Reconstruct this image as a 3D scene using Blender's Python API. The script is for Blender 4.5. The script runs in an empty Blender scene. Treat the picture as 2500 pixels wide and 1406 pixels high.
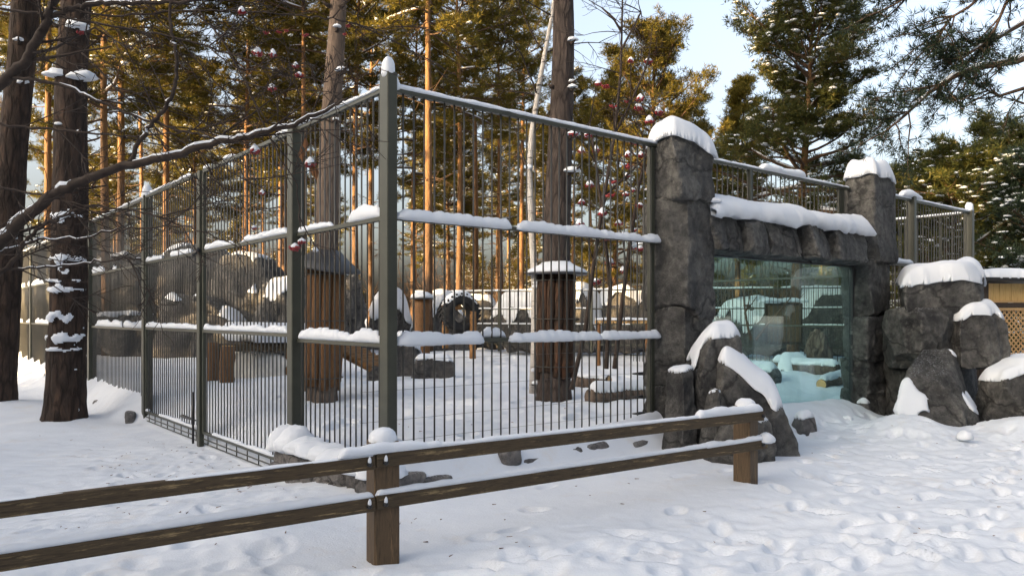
import bpy, bmesh, math, random
import numpy as np
from mathutils import Vector, Matrix
from mathutils.bvhtree import BVHTree

SC = bpy.context.scene
COL = SC.collection
R = math.radians

# ------------------------------------------------------------------ camera, sky, sun, exposure
F_PX, CX, HY, EYE = 1880.0, 1250.0, 770.0, 1.6
cam = bpy.data.cameras.new('camera')
cam.sensor_width = 36.0
cam.lens = F_PX / 2500 * 36
cam.shift_y = (HY - 703) / 2500
cam.clip_end = 3000
cam_o = bpy.data.objects.new('camera', cam)
COL.objects.link(cam_o)
cam_o.location = (0, 0, EYE)
cam_o.rotation_euler = (R(90), 0, 0)
SC.camera = cam_o

SUN_AZ, SUN_EL = 238.0, 12.0
world = bpy.data.worlds.new("World")
SC.world = world
world.use_nodes = True
wn = world.node_tree.nodes
sky = wn.new('ShaderNodeTexSky')
sky.sky_type = 'NISHITA'
sky.sun_disc = False
sky.sun_elevation = R(SUN_EL)
sky.sun_rotation = R(SUN_AZ)
sky.air_density = 0.8
sky.dust_density = 9.0
sky.ozone_density = 0.5
wn['Background'].inputs[1].default_value = 0.15
hz_ = wn.new('ShaderNodeHueSaturation')          # thin even high haze: the sky is pale all over
hz_.inputs['Saturation'].default_value = 0.70
world.node_tree.links.new(sky.outputs[0], hz_.inputs['Color'])
world.node_tree.links.new(hz_.outputs[0], wn['Background'].inputs[0])

sun = bpy.data.lights.new('sun', 'SUN')
sun.energy = 5.0
sun.angle = R(0.5)
sun.color = (1.0, 0.68, 0.32)
sun_o = bpy.data.objects.new('sun', sun)
COL.objects.link(sun_o)
sd = Vector((math.sin(R(SUN_AZ)) * math.cos(R(SUN_EL)), math.cos(R(SUN_AZ)) * math.cos(R(SUN_EL)), math.sin(R(SUN_EL))))
sun_o.rotation_euler = (-sd).to_track_quat('-Z', 'Y').to_euler()
sun_o.location = (-30, -20, 20)

SC.view_settings.view_transform = 'Standard'
SC.view_settings.look = 'None'
SC.view_settings.gamma = 1
SC.view_settings.use_curve_mapping = False
SC.view_settings.exposure = 2.22
SC.render.engine = 'CYCLES'
SC.cycles.max_bounces = 6
SC.cycles.transparent_max_bounces = 8
SC.cycles.use_denoising = True

# ------------------------------------------------------------------ helpers
def P(px, py, d):
    return Vector(((px - CX) / F_PX * d, d, EYE - (py - HY) / F_PX * d))

def _hash(ix, iy, iz, seed):
    h = (ix.astype(np.int64) * 374761393 + iy.astype(np.int64) * 668265263 + iz.astype(np.int64) * 2147483647 + seed * 1274126177) & 0xFFFFFFFF
    h = ((h ^ (h >> 13)) * 1274126177) & 0xFFFFFFFF
    h = ((h ^ (h >> 16)) * 2246822519) & 0xFFFFFFFF
    return (h ^ (h >> 15)).astype(np.float64) / 0xFFFFFFFF

def vnoise(x, y, z, seed=0):
    x, y, z = np.broadcast_arrays(np.asarray(x, float), np.asarray(y, float), np.asarray(z, float))
    ix, iy, iz = np.floor(x), np.floor(y), np.floor(z)
    fx, fy, fz = x - ix, y - iy, z - iz
    fx = fx * fx * (3 - 2 * fx); fy = fy * fy * (3 - 2 * fy); fz = fz * fz * (3 - 2 * fz)
    ix = ix.astype(np.int64); iy = iy.astype(np.int64); iz = iz.astype(np.int64)
    r = 0
    for a in (0, 1):
        for b in (0, 1):
            for c in (0, 1):
                w = (fx if a else 1 - fx) * (fy if b else 1 - fy) * (fz if c else 1 - fz)
                r = r + w * _hash(ix + a, iy + b, iz + c, seed)
    return r * 2 - 1

def fbm(x, y, z=0.0, seed=0, oct=3):
    a, s, r = 1.0, 1.0, 0
    for o in range(oct):
        r = r + a * vnoise(np.asarray(x) * s, np.asarray(y) * s, np.asarray(z) * s, seed + o * 17)
        a *= 0.5; s *= 2.03
    return r / 1.75

def fcross(a, b):
    a, b = np.asarray(a, float), np.asarray(b, float)
    return np.stack([a[..., 1] * b[..., 2] - a[..., 2] * b[..., 1], a[..., 2] * b[..., 0] - a[..., 0] * b[..., 2], a[..., 0] * b[..., 1] - a[..., 1] * b[..., 0]], -1)

def sstep(a, b, x):
    t = np.clip((np.asarray(x, float) - a) / (b - a), 0, 1)
    return t * t * (3 - 2 * t)

def mk_mesh(name, V, Fs, mat, smooth=True):
    me = bpy.data.meshes.new(name)
    V = np.asarray(V, dtype=np.float32).reshape(-1, 3)
    Fs = [np.asarray(f, dtype=np.int32) for f in Fs if len(f)]
    me.vertices.add(len(V))
    me.vertices.foreach_set('co', V.ravel())
    nl = sum(f.size for f in Fs); npoly = sum(len(f) for f in Fs)
    me.loops.add(nl); me.polygons.add(npoly)
    me.loops.foreach_set('vertex_index', np.concatenate([f.ravel() for f in Fs]))
    tot = np.concatenate([np.full(len(f), f.shape[1], dtype=np.int32) for f in Fs])
    st = np.concatenate([[0], np.cumsum(tot)[:-1]]).astype(np.int32)
    me.polygons.foreach_set('loop_start', st)
    me.polygons.foreach_set('loop_total', tot)
    me.polygons.foreach_set('use_smooth', np.full(npoly, bool(smooth)))
    if mat is not None:
        me.materials.append(mat)
    me.update(calc_edges=True)
    me.validate()
    return me

class MB:
    """collects shapes for one mesh"""
    def __init__(s):
        s.V, s.F, s.n = [], {}, 0
    def add(s, V, Fs):
        V = np.asarray(V, float).reshape(-1, 3)
        for f in Fs:
            f = np.asarray(f, dtype=np.int64)
            if len(f):
                s.F.setdefault(f.shape[1], []).append(f + s.n)
        s.V.append(V); s.n += len(V)
        return s
    def arrays(s):
        return np.concatenate(s.V), [np.concatenate(x) for x in s.F.values()]
    def tube(s, path, rad, segs=8, cap=True, flat=1.0):
        path = np.asarray([tuple(p) for p in path], float)
        n = len(path)
        rad = np.broadcast_to(np.asarray(rad, float), (n,))
        t = np.empty_like(path); t[1:-1] = path[2:] - path[:-2]; t[0] = path[1] - path[0]; t[-1] = path[-1] - path[-2]
        t /= np.sqrt((t * t).sum(1))[:, None] + 1e-12
        ref = np.zeros(3); ref[np.argmin(np.abs(t).max(0))] = 1.0
        u = ref - t * (t @ ref)[:, None]
        u /= np.sqrt((u * u).sum(1))[:, None] + 1e-12
        w = np.stack([t[:, 1] * u[:, 2] - t[:, 2] * u[:, 1], t[:, 2] * u[:, 0] - t[:, 0] * u[:, 2], t[:, 0] * u[:, 1] - t[:, 1] * u[:, 0]], 1)
        ang = np.arange(segs) * (2 * math.pi / segs)
        V = path[:, None, :] + rad[:, None, None] * (np.cos(ang)[None, :, None] * u[:, None, :] + flat * np.sin(ang)[None, :, None] * w[:, None, :])
        a = np.arange(n - 1)[:, None] * segs + np.arange(segs)[None]
        b = np.arange(n - 1)[:, None] * segs + (np.arange(segs)[None] + 1) % segs
        q = np.stack([a, b, b + segs, a + segs], -1).reshape(-1, 4)
        V = V.reshape(-1, 3)
        tri = []
        if cap:
            V = np.vstack([V, path[0], path[-1]])
            c0, c1 = n * segs, n * segs + 1
            j = np.arange(segs); k = (j + 1) % segs
            tri = np.concatenate([np.stack([np.full(segs, c0), k, j], 1), np.stack([np.full(segs, c1), (n - 1) * segs + j, (n - 1) * segs + k], 1)])
        s.add(V, [q, tri] if len(tri) else [q])
        return s
    def lathe(s, prof, segs=24, center=(0, 0, 0), axis=None):
        prof = np.asarray(prof, float)
        ang = np.linspace(0, 2 * math.pi, segs, endpoint=False)
        V = np.zeros((len(prof), segs, 3))
        V[:, :, 0] = prof[:, 0][:, None] * np.cos(ang); V[:, :, 1] = prof[:, 0][:, None] * np.sin(ang); V[:, :, 2] = prof[:, 1][:, None]
        V = V.reshape(-1, 3)
        if axis is not None:
            m = np.array(Vector((0, 0, 1)).rotation_difference(Vector(axis)).to_matrix())
            V = V @ m.T
        V = V + np.array(center)
        n = len(prof)
        a = np.arange(n - 1)[:, None] * segs + np.arange(segs)[None]
        b = np.arange(n - 1)[:, None] * segs + (np.arange(segs)[None] + 1) % segs
        s.add(V, [np.stack([a, b, b + segs, a + segs], -1).reshape(-1, 4)])
        return s
    def box(s, size, center=(0, 0, 0), axes=None, bev=0.004):
        V, Fs = cbox(*[round(float(k), 5) for k in size], bev)
        if axes is not None:
            V = V @ np.array([list(a) for a in axes])
        s.add(V + np.array(center), Fs)
        return s
    def mesh(s, name, mat, smooth=True):
        V, Fs = s.arrays()
        return mk_mesh(name, V, Fs, mat, smooth)

_cb = {}
def cbox(sx, sy, sz, b):
    k = (sx, sy, sz, b)
    if k not in _cb:
        bm = bmesh.new()
        bmesh.ops.create_cube(bm, size=1.0)
        for v in bm.verts:
            v.co.x *= sx; v.co.y *= sy; v.co.z *= sz
        if b > 0:
            bmesh.ops.bevel(bm, geom=bm.edges[:], offset=min(b, 0.3 * min(sx, sy, sz)), segments=1, affect='EDGES')
        bm.verts.index_update()
        V = np.array([v.co[:] for v in bm.verts])
        fs = {}
        for f in bm.faces:
            fs.setdefault(len(f.verts), []).append([v.index for v in f.verts])
        _cb[k] = (V, [np.array(x) for x in fs.values()])
        bm.free()
    return _cb[k]

def axes_of(d, up=(0, 0, 1)):
    x = Vector(d).normalized(); y = Vector(up).cross(x).normalized(); z = x.cross(y)
    return (x, y, z)

ORI = {}
def thing(name, loc, label, cat, group=None):
    o = bpy.data.objects.new(name, None)
    o.empty_display_size = 0.2
    COL.objects.link(o)
    o.location = loc
    ORI[o.name] = Vector(loc)
    o['label'] = label; o['category'] = cat
    if group: o['group'] = group
    return o

def part(name, me, parent, loc=None, label=None, kind=None, rot=None):
    """me holds world coordinates unless loc is given; its object hangs under parent"""
    o = bpy.data.objects.new(name, me)
    COL.objects.link(o)
    o.parent = parent
    base = ORI[parent.name]
    if loc is None:
        me.transform(Matrix.Translation(-base))
        ORI[o.name] = base
    else:
        o.location = Vector(loc) - base
        ORI[o.name] = Vector(loc)
    if rot is not None: o.rotation_euler = rot
    if label: o['label'] = label
    if kind: o['kind'] = kind
    return o

def solo(name, me, label, cat, group=None, kind=None):
    o = bpy.data.objects.new(name, me)
    COL.objects.link(o)
    if label: o['label'] = label
    if cat: o['category'] = cat
    if group: o['group'] = group
    if kind: o['kind'] = kind
    ORI[o.name] = Vector((0, 0, 0))
    return o

# ------------------------------------------------------------------ materials
class NT:
    def __init__(s, name):
        s.m = bpy.data.materials.new(name); s.m.use_nodes = True
        s.t = s.m.node_tree; s.b = s.t.nodes['Principled BSDF']; s.out = s.t.nodes['Material Output']
    def n(s, typ, **kw):
        x = s.t.nodes.new(typ)
        for k, v in kw.items():
            if hasattr(x, k): setattr(x, k, v)
            else: x.inputs[k].default_value = v
        return x
    def l(s, a, b): s.t.links.new(a, b)
    def coord(s, scale=(1, 1, 1), which='Object'):
        tc = s.n('ShaderNodeTexCoord'); mp = s.n('ShaderNodeMapping')
        mp.inputs['Scale'].default_value = scale
        s.l(tc.outputs[which], mp.inputs['Vector'])
        return mp.outputs['Vector']
    def noise(s, vec, scale, detail=4, rough=0.6):
        x = s.n('ShaderNodeTexNoise'); x.inputs['Scale'].default_value = scale
        x.inputs['Detail'].default_value = detail; x.inputs['Roughness'].default_value = rough
        s.l(vec, x.inputs['Vector'])
        return x.outputs['Fac']
    def ramp(s, fac, stops):
        r = s.n('ShaderNodeValToRGB'); e = r.color_ramp.elements
        while len(e) < len(stops): e.new(0.5)
        for k, (p, c) in enumerate(stops):
            e[k].position = p
            e[k].color = (*c, 1) if isinstance(c, tuple) else (c, c, c, 1)
        s.l(fac, r.inputs['Fac'])
        return r.outputs['Color']
    def mix(s, fac, a, b, mode='MIX'):
        x = s.n('ShaderNodeMix', data_type='RGBA', blend_type=mode)
        for v, i in ((fac, 0), (a, 6), (b, 7)):
            if isinstance(v, (int, float)): x.inputs[i].default_value = v
            elif isinstance(v, tuple): x.inputs[i].default_value = (*v, 1)
            else: s.l(v, x.inputs[i])
        return x.outputs[2]
    def bump(s, h, strength=0.3, dist=0.02):
        x = s.n('ShaderNodeBump'); x.inputs['Strength'].default_value = strength; x.inputs['Distance'].default_value = dist
        s.l(h, x.inputs['Height']); s.l(x.outputs['Normal'], s.b.inputs['Normal'])
    def col(s, c):
        if isinstance(c, tuple): s.b.inputs['Base Color'].default_value = (*c, 1)
        else: s.l(c, s.b.inputs['Base Color'])
    def rough(s, r, spec=0.3):
        s.b.inputs['Roughness'].default_value = r; s.b.inputs['Specular IOR Level'].default_value = spec

def m_snow(name, dirt=0.0, bump=0.25):
    k = NT(name); v = k.coord()
    n1 = k.noise(v, 0.8, 3); n2 = k.noise(v, 9, 5, 0.65); n3 = k.noise(v, 60, 3, 0.7)
    c = k.ramp(n1, [(0.35, (0.615, 0.65, 0.70)), (0.65, (0.68, 0.71, 0.75))])
    if dirt:
        d1 = k.noise(v, 1.7, 5, 0.7)
        c = k.mix(k.ramp(d1, [(0.56, 0.0), (0.75, dirt)]), c, (0.60, 0.53, 0.45))
        d2 = k.noise(v, 26, 4, 0.8)
        c = k.mix(k.ramp(d2, [(0.70, 0.0), (0.78, dirt * 0.9)]), c, (0.24, 0.20, 0.16))
    k.col(c); k.rough(0.65, 0.25)
    h = k.mix(0.35, n2, n3)
    k.bump(h, bump, 0.03)
    return k.m
SNOW = m_snow('snow', 0.0, 0.25)
SNOWG = m_snow('snow_ground', 0.42, 0.4)

def m_metal(name, c, c2):
    k = NT(name); v = k.coord()
    n1 = k.noise(v, 3.0, 5, 0.7); n2 = k.noise(v, 70, 2)
    k.col(k.mix(k.ramp(n1, [(0.3, 0.0), (0.75, 1.0)]), c, c2)); k.rough(0.42, 0.45)
    k.bump(n2, 0.05, 0.003)
    return k.m
METAL = m_metal('olive_steel', (0.033, 0.035, 0.026), (0.056, 0.059, 0.043))
BARM = m_metal('steel_bar', (0.034, 0.033, 0.027), (0.054, 0.051, 0.042))
BLACK = m_metal('black_frame', (0.012, 0.013, 0.015), (0.02, 0.02, 0.022))
DKTIN = m_metal('dark_tin', (0.025, 0.026, 0.03), (0.05, 0.05, 0.055))

def m_wood(name, dark, mid, light, wear, along=(1.2, 14, 14), rough=0.6):
    k = NT(name); v = k.coord(along)
    g = k.noise(v, 4.0, 6, 0.65)
    v2 = k.coord((along[0] * 0.8, along[1] * 0.7, along[2] * 0.7)); w = k.noise(v2, 3.2, 5, 0.75)
    c = k.ramp(g, [(0.32, dark), (0.5, mid), (0.7, dark)])
    c = k.mix(k.ramp(w, [(0.565, 0.0), (0.68, wear)]), c, light)
    k.col(c); k.rough(rough, 0.3)
    k.bump(g, 0.35, 0.004)
    return k.m
WOOD = m_wood('stained_wood', (0.030, 0.021, 0.011), (0.072, 0.050, 0.027), (0.33, 0.24, 0.12), 0.85)
WOODV = m_wood('stained_wood_post', (0.048, 0.032, 0.018), (0.105, 0.069, 0.038), (0.28, 0.18, 0.09), 0.55, (14, 14, 1.2))
PLANK = m_wood('pale_plank', (0.48, 0.30, 0.10), (0.62, 0.42, 0.17), (0.33, 0.18, 0.06), 0.5, (14, 14, 1.0))
LATT = m_wood('lattice_wood', (0.40, 0.24, 0.10), (0.50, 0.32, 0.15), (0.3, 0.17, 0.07), 0.4, (8, 8, 8))
DKW = m_wood('dark_frame_wood', (0.03, 0.022, 0.017), (0.05, 0.036, 0.026), (0.09, 0.06, 0.04), 0.4, (6, 6, 6))
LOGW = m_wood('peeled_log', (0.085, 0.042, 0.017), (0.16, 0.080, 0.032), (0.035, 0.021, 0.013), 0.9, (10, 10, 1.6), 0.75)
LOGX = m_wood('peeled_log_lying', (0.16, 0.080, 0.030), (0.26, 0.135, 0.052), (0.07, 0.04, 0.02), 0.7, (5, 5, 5), 0.75)
ENDG = m_wood('log_end', (0.42, 0.25, 0.10), (0.50, 0.32, 0.14), (0.32, 0.18, 0.07), 0.5, (20, 20, 20), 0.75)

def m_rock(name, lo=0.045, hi=0.15, warm=1.0):
    k = NT(name); v = k.coord()
    n1 = k.noise(v, 1.6, 6, 0.65); n2 = k.noise(v, 11, 6, 0.7); n3 = k.noise(v, 45, 4, 0.7)
    c = k.ramp(n1, [(0.36, (lo, lo * 1.0, lo * 1.02)), (0.62, (hi * warm, hi * 0.97, hi * 0.89))])
    c = k.mix(k.ramp(n2, [(0.35, 0.65), (0.6, 0.0)]), c, (lo * 0.55, lo * 0.56, lo * 0.6))
    geo = k.n('ShaderNodeNewGeometry')
    e = k.ramp(geo.outputs['Pointiness'], [(0.505, 0.0), (0.56, 0.55)])
    e2 = k.mix(1.0, e, k.ramp(n2, [(0.4, 0.0), (0.65, 1.0)]), 'MULTIPLY')
    c = k.mix(e2, c, (0.30, 0.29, 0.27))
    vo = k.n('ShaderNodeTexVoronoi', feature='DISTANCE_TO_EDGE'); vo.inputs['Scale'].default_value = 0.85
    wv = k.n('ShaderNodeMix', data_type='RGBA'); wv.inputs[0].default_value = 0.45
    nc = k.n('ShaderNodeTexNoise'); nc.inputs['Scale'].default_value = 2.2; nc.inputs['Detail'].default_value = 5; k.l(v, nc.inputs['Vector'])
    k.l(v, wv.inputs[6]); k.l(nc.outputs['Color'], wv.inputs[7]); k.l(wv.outputs[2], vo.inputs['Vector'])
    crack = k.ramp(vo.outputs['Distance'], [(0.0, 0.0), (0.016, 1.0)])
    c = k.mix(crack, k.mix(0.8, c, (0.012, 0.012, 0.013)), c)
    sp = k.noise(v, 90, 3, 0.8)
    c = k.mix(k.ramp(sp, [(0.60, 0.0), (0.75, 0.45)]), c, (hi * 2.0, hi * 1.9, hi * 1.75))
    sx = k.n('ShaderNodeSeparateXYZ'); k.l(geo.outputs['Normal'], sx.inputs[0])
    ad = k.n('ShaderNodeMath', operation='MULTIPLY_ADD'); ad.inputs[1].default_value = 0.30; k.l(sx.outputs['Z'], ad.inputs[0]); k.l(n3, ad.inputs[2])
    c = k.mix(k.ramp(ad.outputs[0], [(0.80, 0.0), (0.95, 0.5)]), c, (0.62, 0.65, 0.70))
    k.col(c); k.rough(0.78, 0.3)
    h = k.mix(0.45, n2, n3)
    h = k.mix(0.15, h, crack)
    k.bump(h, 1.0, 0.08)
    return k.m
ROCK = m_rock('sculpted_rock', 0.030, 0.15)
ROCKB = m_rock('sculpted_rock_grey', 0.05, 0.115, 1.05)
STONE = m_rock('plinth_stone', 0.09, 0.19, 1.08)

def m_bark(name, lo, mid, plate, orange=None, z0=2.0, z1=6.0, sc=1.0, bump=1.0):
    k = NT(name); v = k.coord((9 * sc, 9 * sc, 2.2 * sc)); vg = k.coord()
    n1 = k.noise(v, 1.0, 5, 0.7)
    vo = k.n('ShaderNodeTexVoronoi', feature='DISTANCE_TO_EDGE'); vo.inputs['Scale'].default_value = 1.6
    dn_ = k.n('ShaderNodeTexNoise'); dn_.inputs['Scale'].default_value = 1.1; dn_.inputs['Detail'].default_value = 5; k.l(v, dn_.inputs['Vector'])
    k.l(k.mix(0.55, v, dn_.outputs['Color']), vo.inputs['Vector'])
    c = k.ramp(n1, [(0.3, lo), (0.5, mid), (0.72, plate)])
    cr = k.ramp(vo.outputs['Distance'], [(0.0, 0.0), (0.16, 1.0)])
    c = k.mix(cr, k.mix(0.55, c, (0.014, 0.011, 0.010)), c)
    if orange:
        sp = k.n('ShaderNodeSeparateXYZ'); k.l(vg, sp.inputs[0])
        mr = k.n('ShaderNodeMapRange'); mr.inputs[1].default_value = z0; mr.inputs[2].default_value = z1
        k.l(sp.outputs['Z'], mr.inputs[0])
        n2 = k.noise(k.coord((4, 4, 1.5)), 1.0, 5, 0.7)
        oc = k.ramp(n2, [(0.3, tuple(x * 0.55 for x in orange)), (0.6, orange)])
        c = k.mix(mr.outputs[0], c, oc)
    k.col(c); k.rough(0.85, 0.15)
    h = k.mix(0.5, n1, cr)
    k.bump(h, bump, 0.03)
    return k.m
BARKD = m_bark('dark_pine_bark', (0.024, 0.018, 0.015), (0.044, 0.032, 0.026), (0.085, 0.053, 0.037))
BARKG = m_bark('grey_pine_bark', (0.085, 0.066, 0.054), (0.13, 0.10, 0.08), (0.17, 0.13, 0.10), (0.17, 0.125, 0.095), 2, 5, 1.3, 0.7)
BARKA = m_bark('dark_grey_pine_bark', (0.036, 0.029, 0.026), (0.062, 0.049, 0.043), (0.098, 0.074, 0.062), None, 2, 5, 1.2, 0.8)
BARKO = m_bark('orange_pine_bark', (0.06, 0.042, 0.03), (0.12, 0.075, 0.048), (0.18, 0.10, 0.055), (0.215, 0.120, 0.058), 2.5, 7.5, 0.8, 0.6)
BARKW = m_bark('brown_slab_bark', (0.03, 0.02, 0.015), (0.06, 0.038, 0.026), (0.13, 0.06, 0.035))

def m_plain(name, c, c2, sc=8, rough=0.8, bump=0.2, spec=0.2):
    k = NT(name); v = k.coord(); n = k.noise(v, sc, 4, 0.7)
    k.col(k.mix(k.ramp(n, [(0.3, 0.0), (0.7, 1.0)]), c, c2)); k.rough(rough, spec)
    k.bump(n, bump, 0.01)
    return k.m
TWIG = m_plain('dark_twig', (0.030, 0.022, 0.018), (0.060, 0.046, 0.038), 14)
TWIGB = m_plain('brown_twig', (0.065, 0.040, 0.025), (0.115, 0.072, 0.045), 10)
BERRY = m_plain('red_berry', (0.16, 0.006, 0.008), (0.26, 0.012, 0.012), 20, 0.35, 0.05, 0.5)
RUBBER = m_plain('black_rubber', (0.012, 0.012, 0.013), (0.03, 0.03, 0.03), 12, 0.7)
DEADLEAF = m_plain('dry_leaf', (0.10, 0.045, 0.02), (0.16, 0.075, 0.035), 10)
ICE = m_plain('grey_ice', (0.55, 0.54, 0.50), (0.70, 0.70, 0.68), 4, 0.6, 0.3)

def m_birch():
    k = NT('birch_bark'); v = k.coord((3, 3, 14)); n = k.noise(v, 1.2, 4, 0.7); n2 = k.noise(k.coord((2, 2, 3)), 2.0, 3)
    c = k.ramp(n, [(0.36, (0.03, 0.028, 0.026)), (0.43, (0.50, 0.47, 0.43))])
    c = k.mix(k.ramp(n2, [(0.45, 0.0), (0.75, 0.6)]), c, (0.30, 0.25, 0.21))
    k.col(c); k.rough(0.7); k.bump(n, 0.2, 0.01)
    return k.m
BIRCH = m_birch()

def m_needle(name, a, b, d, trans=0.35):
    k = NT(name)
    geo = k.n('ShaderNodeNewGeometry'); oi = k.n('ShaderNodeObjectInfo')
    c = k.ramp(geo.outputs['Random Per Island'], [(0.0, a), (0.6, b), (1.0, d)])
    hsv = k.n('ShaderNodeHueSaturation')
    mr = k.n('ShaderNodeMapRange'); mr.inputs[3].default_value = 0.7; mr.inputs[4].default_value = 1.3
    k.l(oi.outputs['Random'], mr.inputs[0]); k.l(mr.outputs[0], hsv.inputs['Value']); k.l(c, hsv.inputs['Color'])
    k.l(hsv.outputs[0], k.b.inputs['Base Color']); k.rough(0.6, 0.25)
    tr = k.n('ShaderNodeBsdfTranslucent'); k.l(hsv.outputs[0], tr.inputs['Color'])
    mx = k.n('ShaderNodeMixShader'); mx.inputs[0].default_value = trans
    k.l(k.b.outputs[0], mx.inputs[1]); k.l(tr.outputs[0], mx.inputs[2]); k.l(mx.outputs[0], k.out.inputs['Surface'])
    return k.m
NEEDLE = m_needle('pine_needles', (0.065, 0.066, 0.012), (0.135, 0.108, 0.016), (0.19, 0.135, 0.022), 0.45)
NEEDLEG = m_needle('green_pine_needles', (0.036, 0.050, 0.015), (0.070, 0.076, 0.018), (0.115, 0.096, 0.020), 0.4)
NEEDLED = m_needle('dark_pine_needles', (0.014, 0.026, 0.016), (0.026, 0.042, 0.022), (0.045, 0.058, 0.026), 0.25)

def m_glass():
    k = NT('tinted_glass')
    tr = k.n('ShaderNodeBsdfTransparent'); tr.inputs['Color'].default_value = (0.69, 0.86, 0.88, 1)
    gl = k.n('ShaderNodeBsdfGlossy'); gl.inputs['Roughness'].default_value = 0.01; gl.inputs['Color'].default_value = (0.9, 0.95, 0.95, 1)
    lw = k.n('ShaderNodeLayerWeight'); lw.inputs['Blend'].default_value = 0.5
    pw = k.n('ShaderNodeMath', operation='POWER'); pw.inputs[1].default_value = 4.0; k.l(lw.outputs['Facing'], pw.inputs[0])
    ad = k.n('ShaderNodeMath', operation='MULTIPLY_ADD'); ad.inputs[1].default_value = 0.55; ad.inputs[2].default_value = 0.035; k.l(pw.outputs[0], ad.inputs[0])
    mx = k.n('ShaderNodeMixShader'); k.l(ad.outputs[0], mx.inputs[0]); k.l(tr.outputs[0], mx.inputs[1]); k.l(gl.outputs[0], mx.inputs[2])
    df = k.n('ShaderNodeBsdfDiffuse'); df.inputs['Color'].default_value = (0.55, 0.62, 0.62, 1)
    nz = k.noise(k.coord((1.0, 1.0, 0.35)), 2.2, 6, 0.7)
    mm = k.n('ShaderNodeMixShader'); k.l(k.ramp(nz, [(0.42, 0.005), (0.75, 0.07)]), mm.inputs[0]); k.l(mx.outputs[0], mm.inputs[1]); k.l(df.outputs[0], mm.inputs[2])
    k.l(mm.outputs[0], k.out.inputs['Surface'])
    return k.m
GLASS = m_glass()

# ------------------------------------------------------------------ the enclosure's own axes
C0 = Vector((-1.124, 7.0, 0))                 # corner of the steel fence
DF = Vector((0.774, 0.633, 0)).normalized()   # along the front
DL = Vector((-DF.y, DF.x, 0))                 # along the left side, away from the camera
NF = -DL                                      # out of the front
def Fp(s, n, z): return C0 + DF * s + NF * n + Vector((0, 0, z))
def Lp(m, n, z): return C0 + DL * m - DF * n + Vector((0, 0, z))
S_END, M_END = 13.26, 29.0

# ------------------------------------------------------------------ ground
random.seed(5)
FOOT = []
for k in range(240):
    d = random.uniform(4.6, 13); px = random.uniform(1250, 2600)
    x = (px - CX) / F_PX * d
    if x < 0.6 + 0.28 * d and random.random() < 0.75: continue
    FOOT.append((x, d, random.gauss(0.9, 0.5), random.uniform(0.10, 0.16), random.uniform(0.045, 0.07), random.uniform(0.015, 0.045)))
for k in range(70):
    FOOT.append((random.uniform(-8, -2.2), random.uniform(4.3, 11), random.uniform(0, 3), random.uniform(0.1, 0.16), random.uniform(0.05, 0.08), random.uniform(0.01, 0.03)))
for k in range(60):
    FOOT.append((random.uniform(-3, 3), random.uniform(4.4, 5.6), random.uniform(0, 3), random.uniform(0.08, 0.16), random.uniform(0.05, 0.08), random.uniform(0.01, 0.035)))
for k in range(160):
    s_, m_ = random.uniform(0.8, 12), random.uniform(1, 16); q = C0 + DF * s_ + DL * m_
    FOOT.append((q.x, q.y, random.uniform(0, 3), random.uniform(0.12, 0.28), random.uniform(0.08, 0.16), random.uniform(0.03, 0.09)))
for (px, py, a) in ((2180, 1275, 1.5), (1610, 1325, 0.5), (2340, 1255, -0.6), (2010, 1255, -0.5), (2300, 1310, -0.3), (1900, 1330, 0.8)):
    q = P(px, py, EYE * F_PX / (py - HY)); FOOT.append((q.x, q.y, a, 0.16, 0.06, 0.05))

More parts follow.
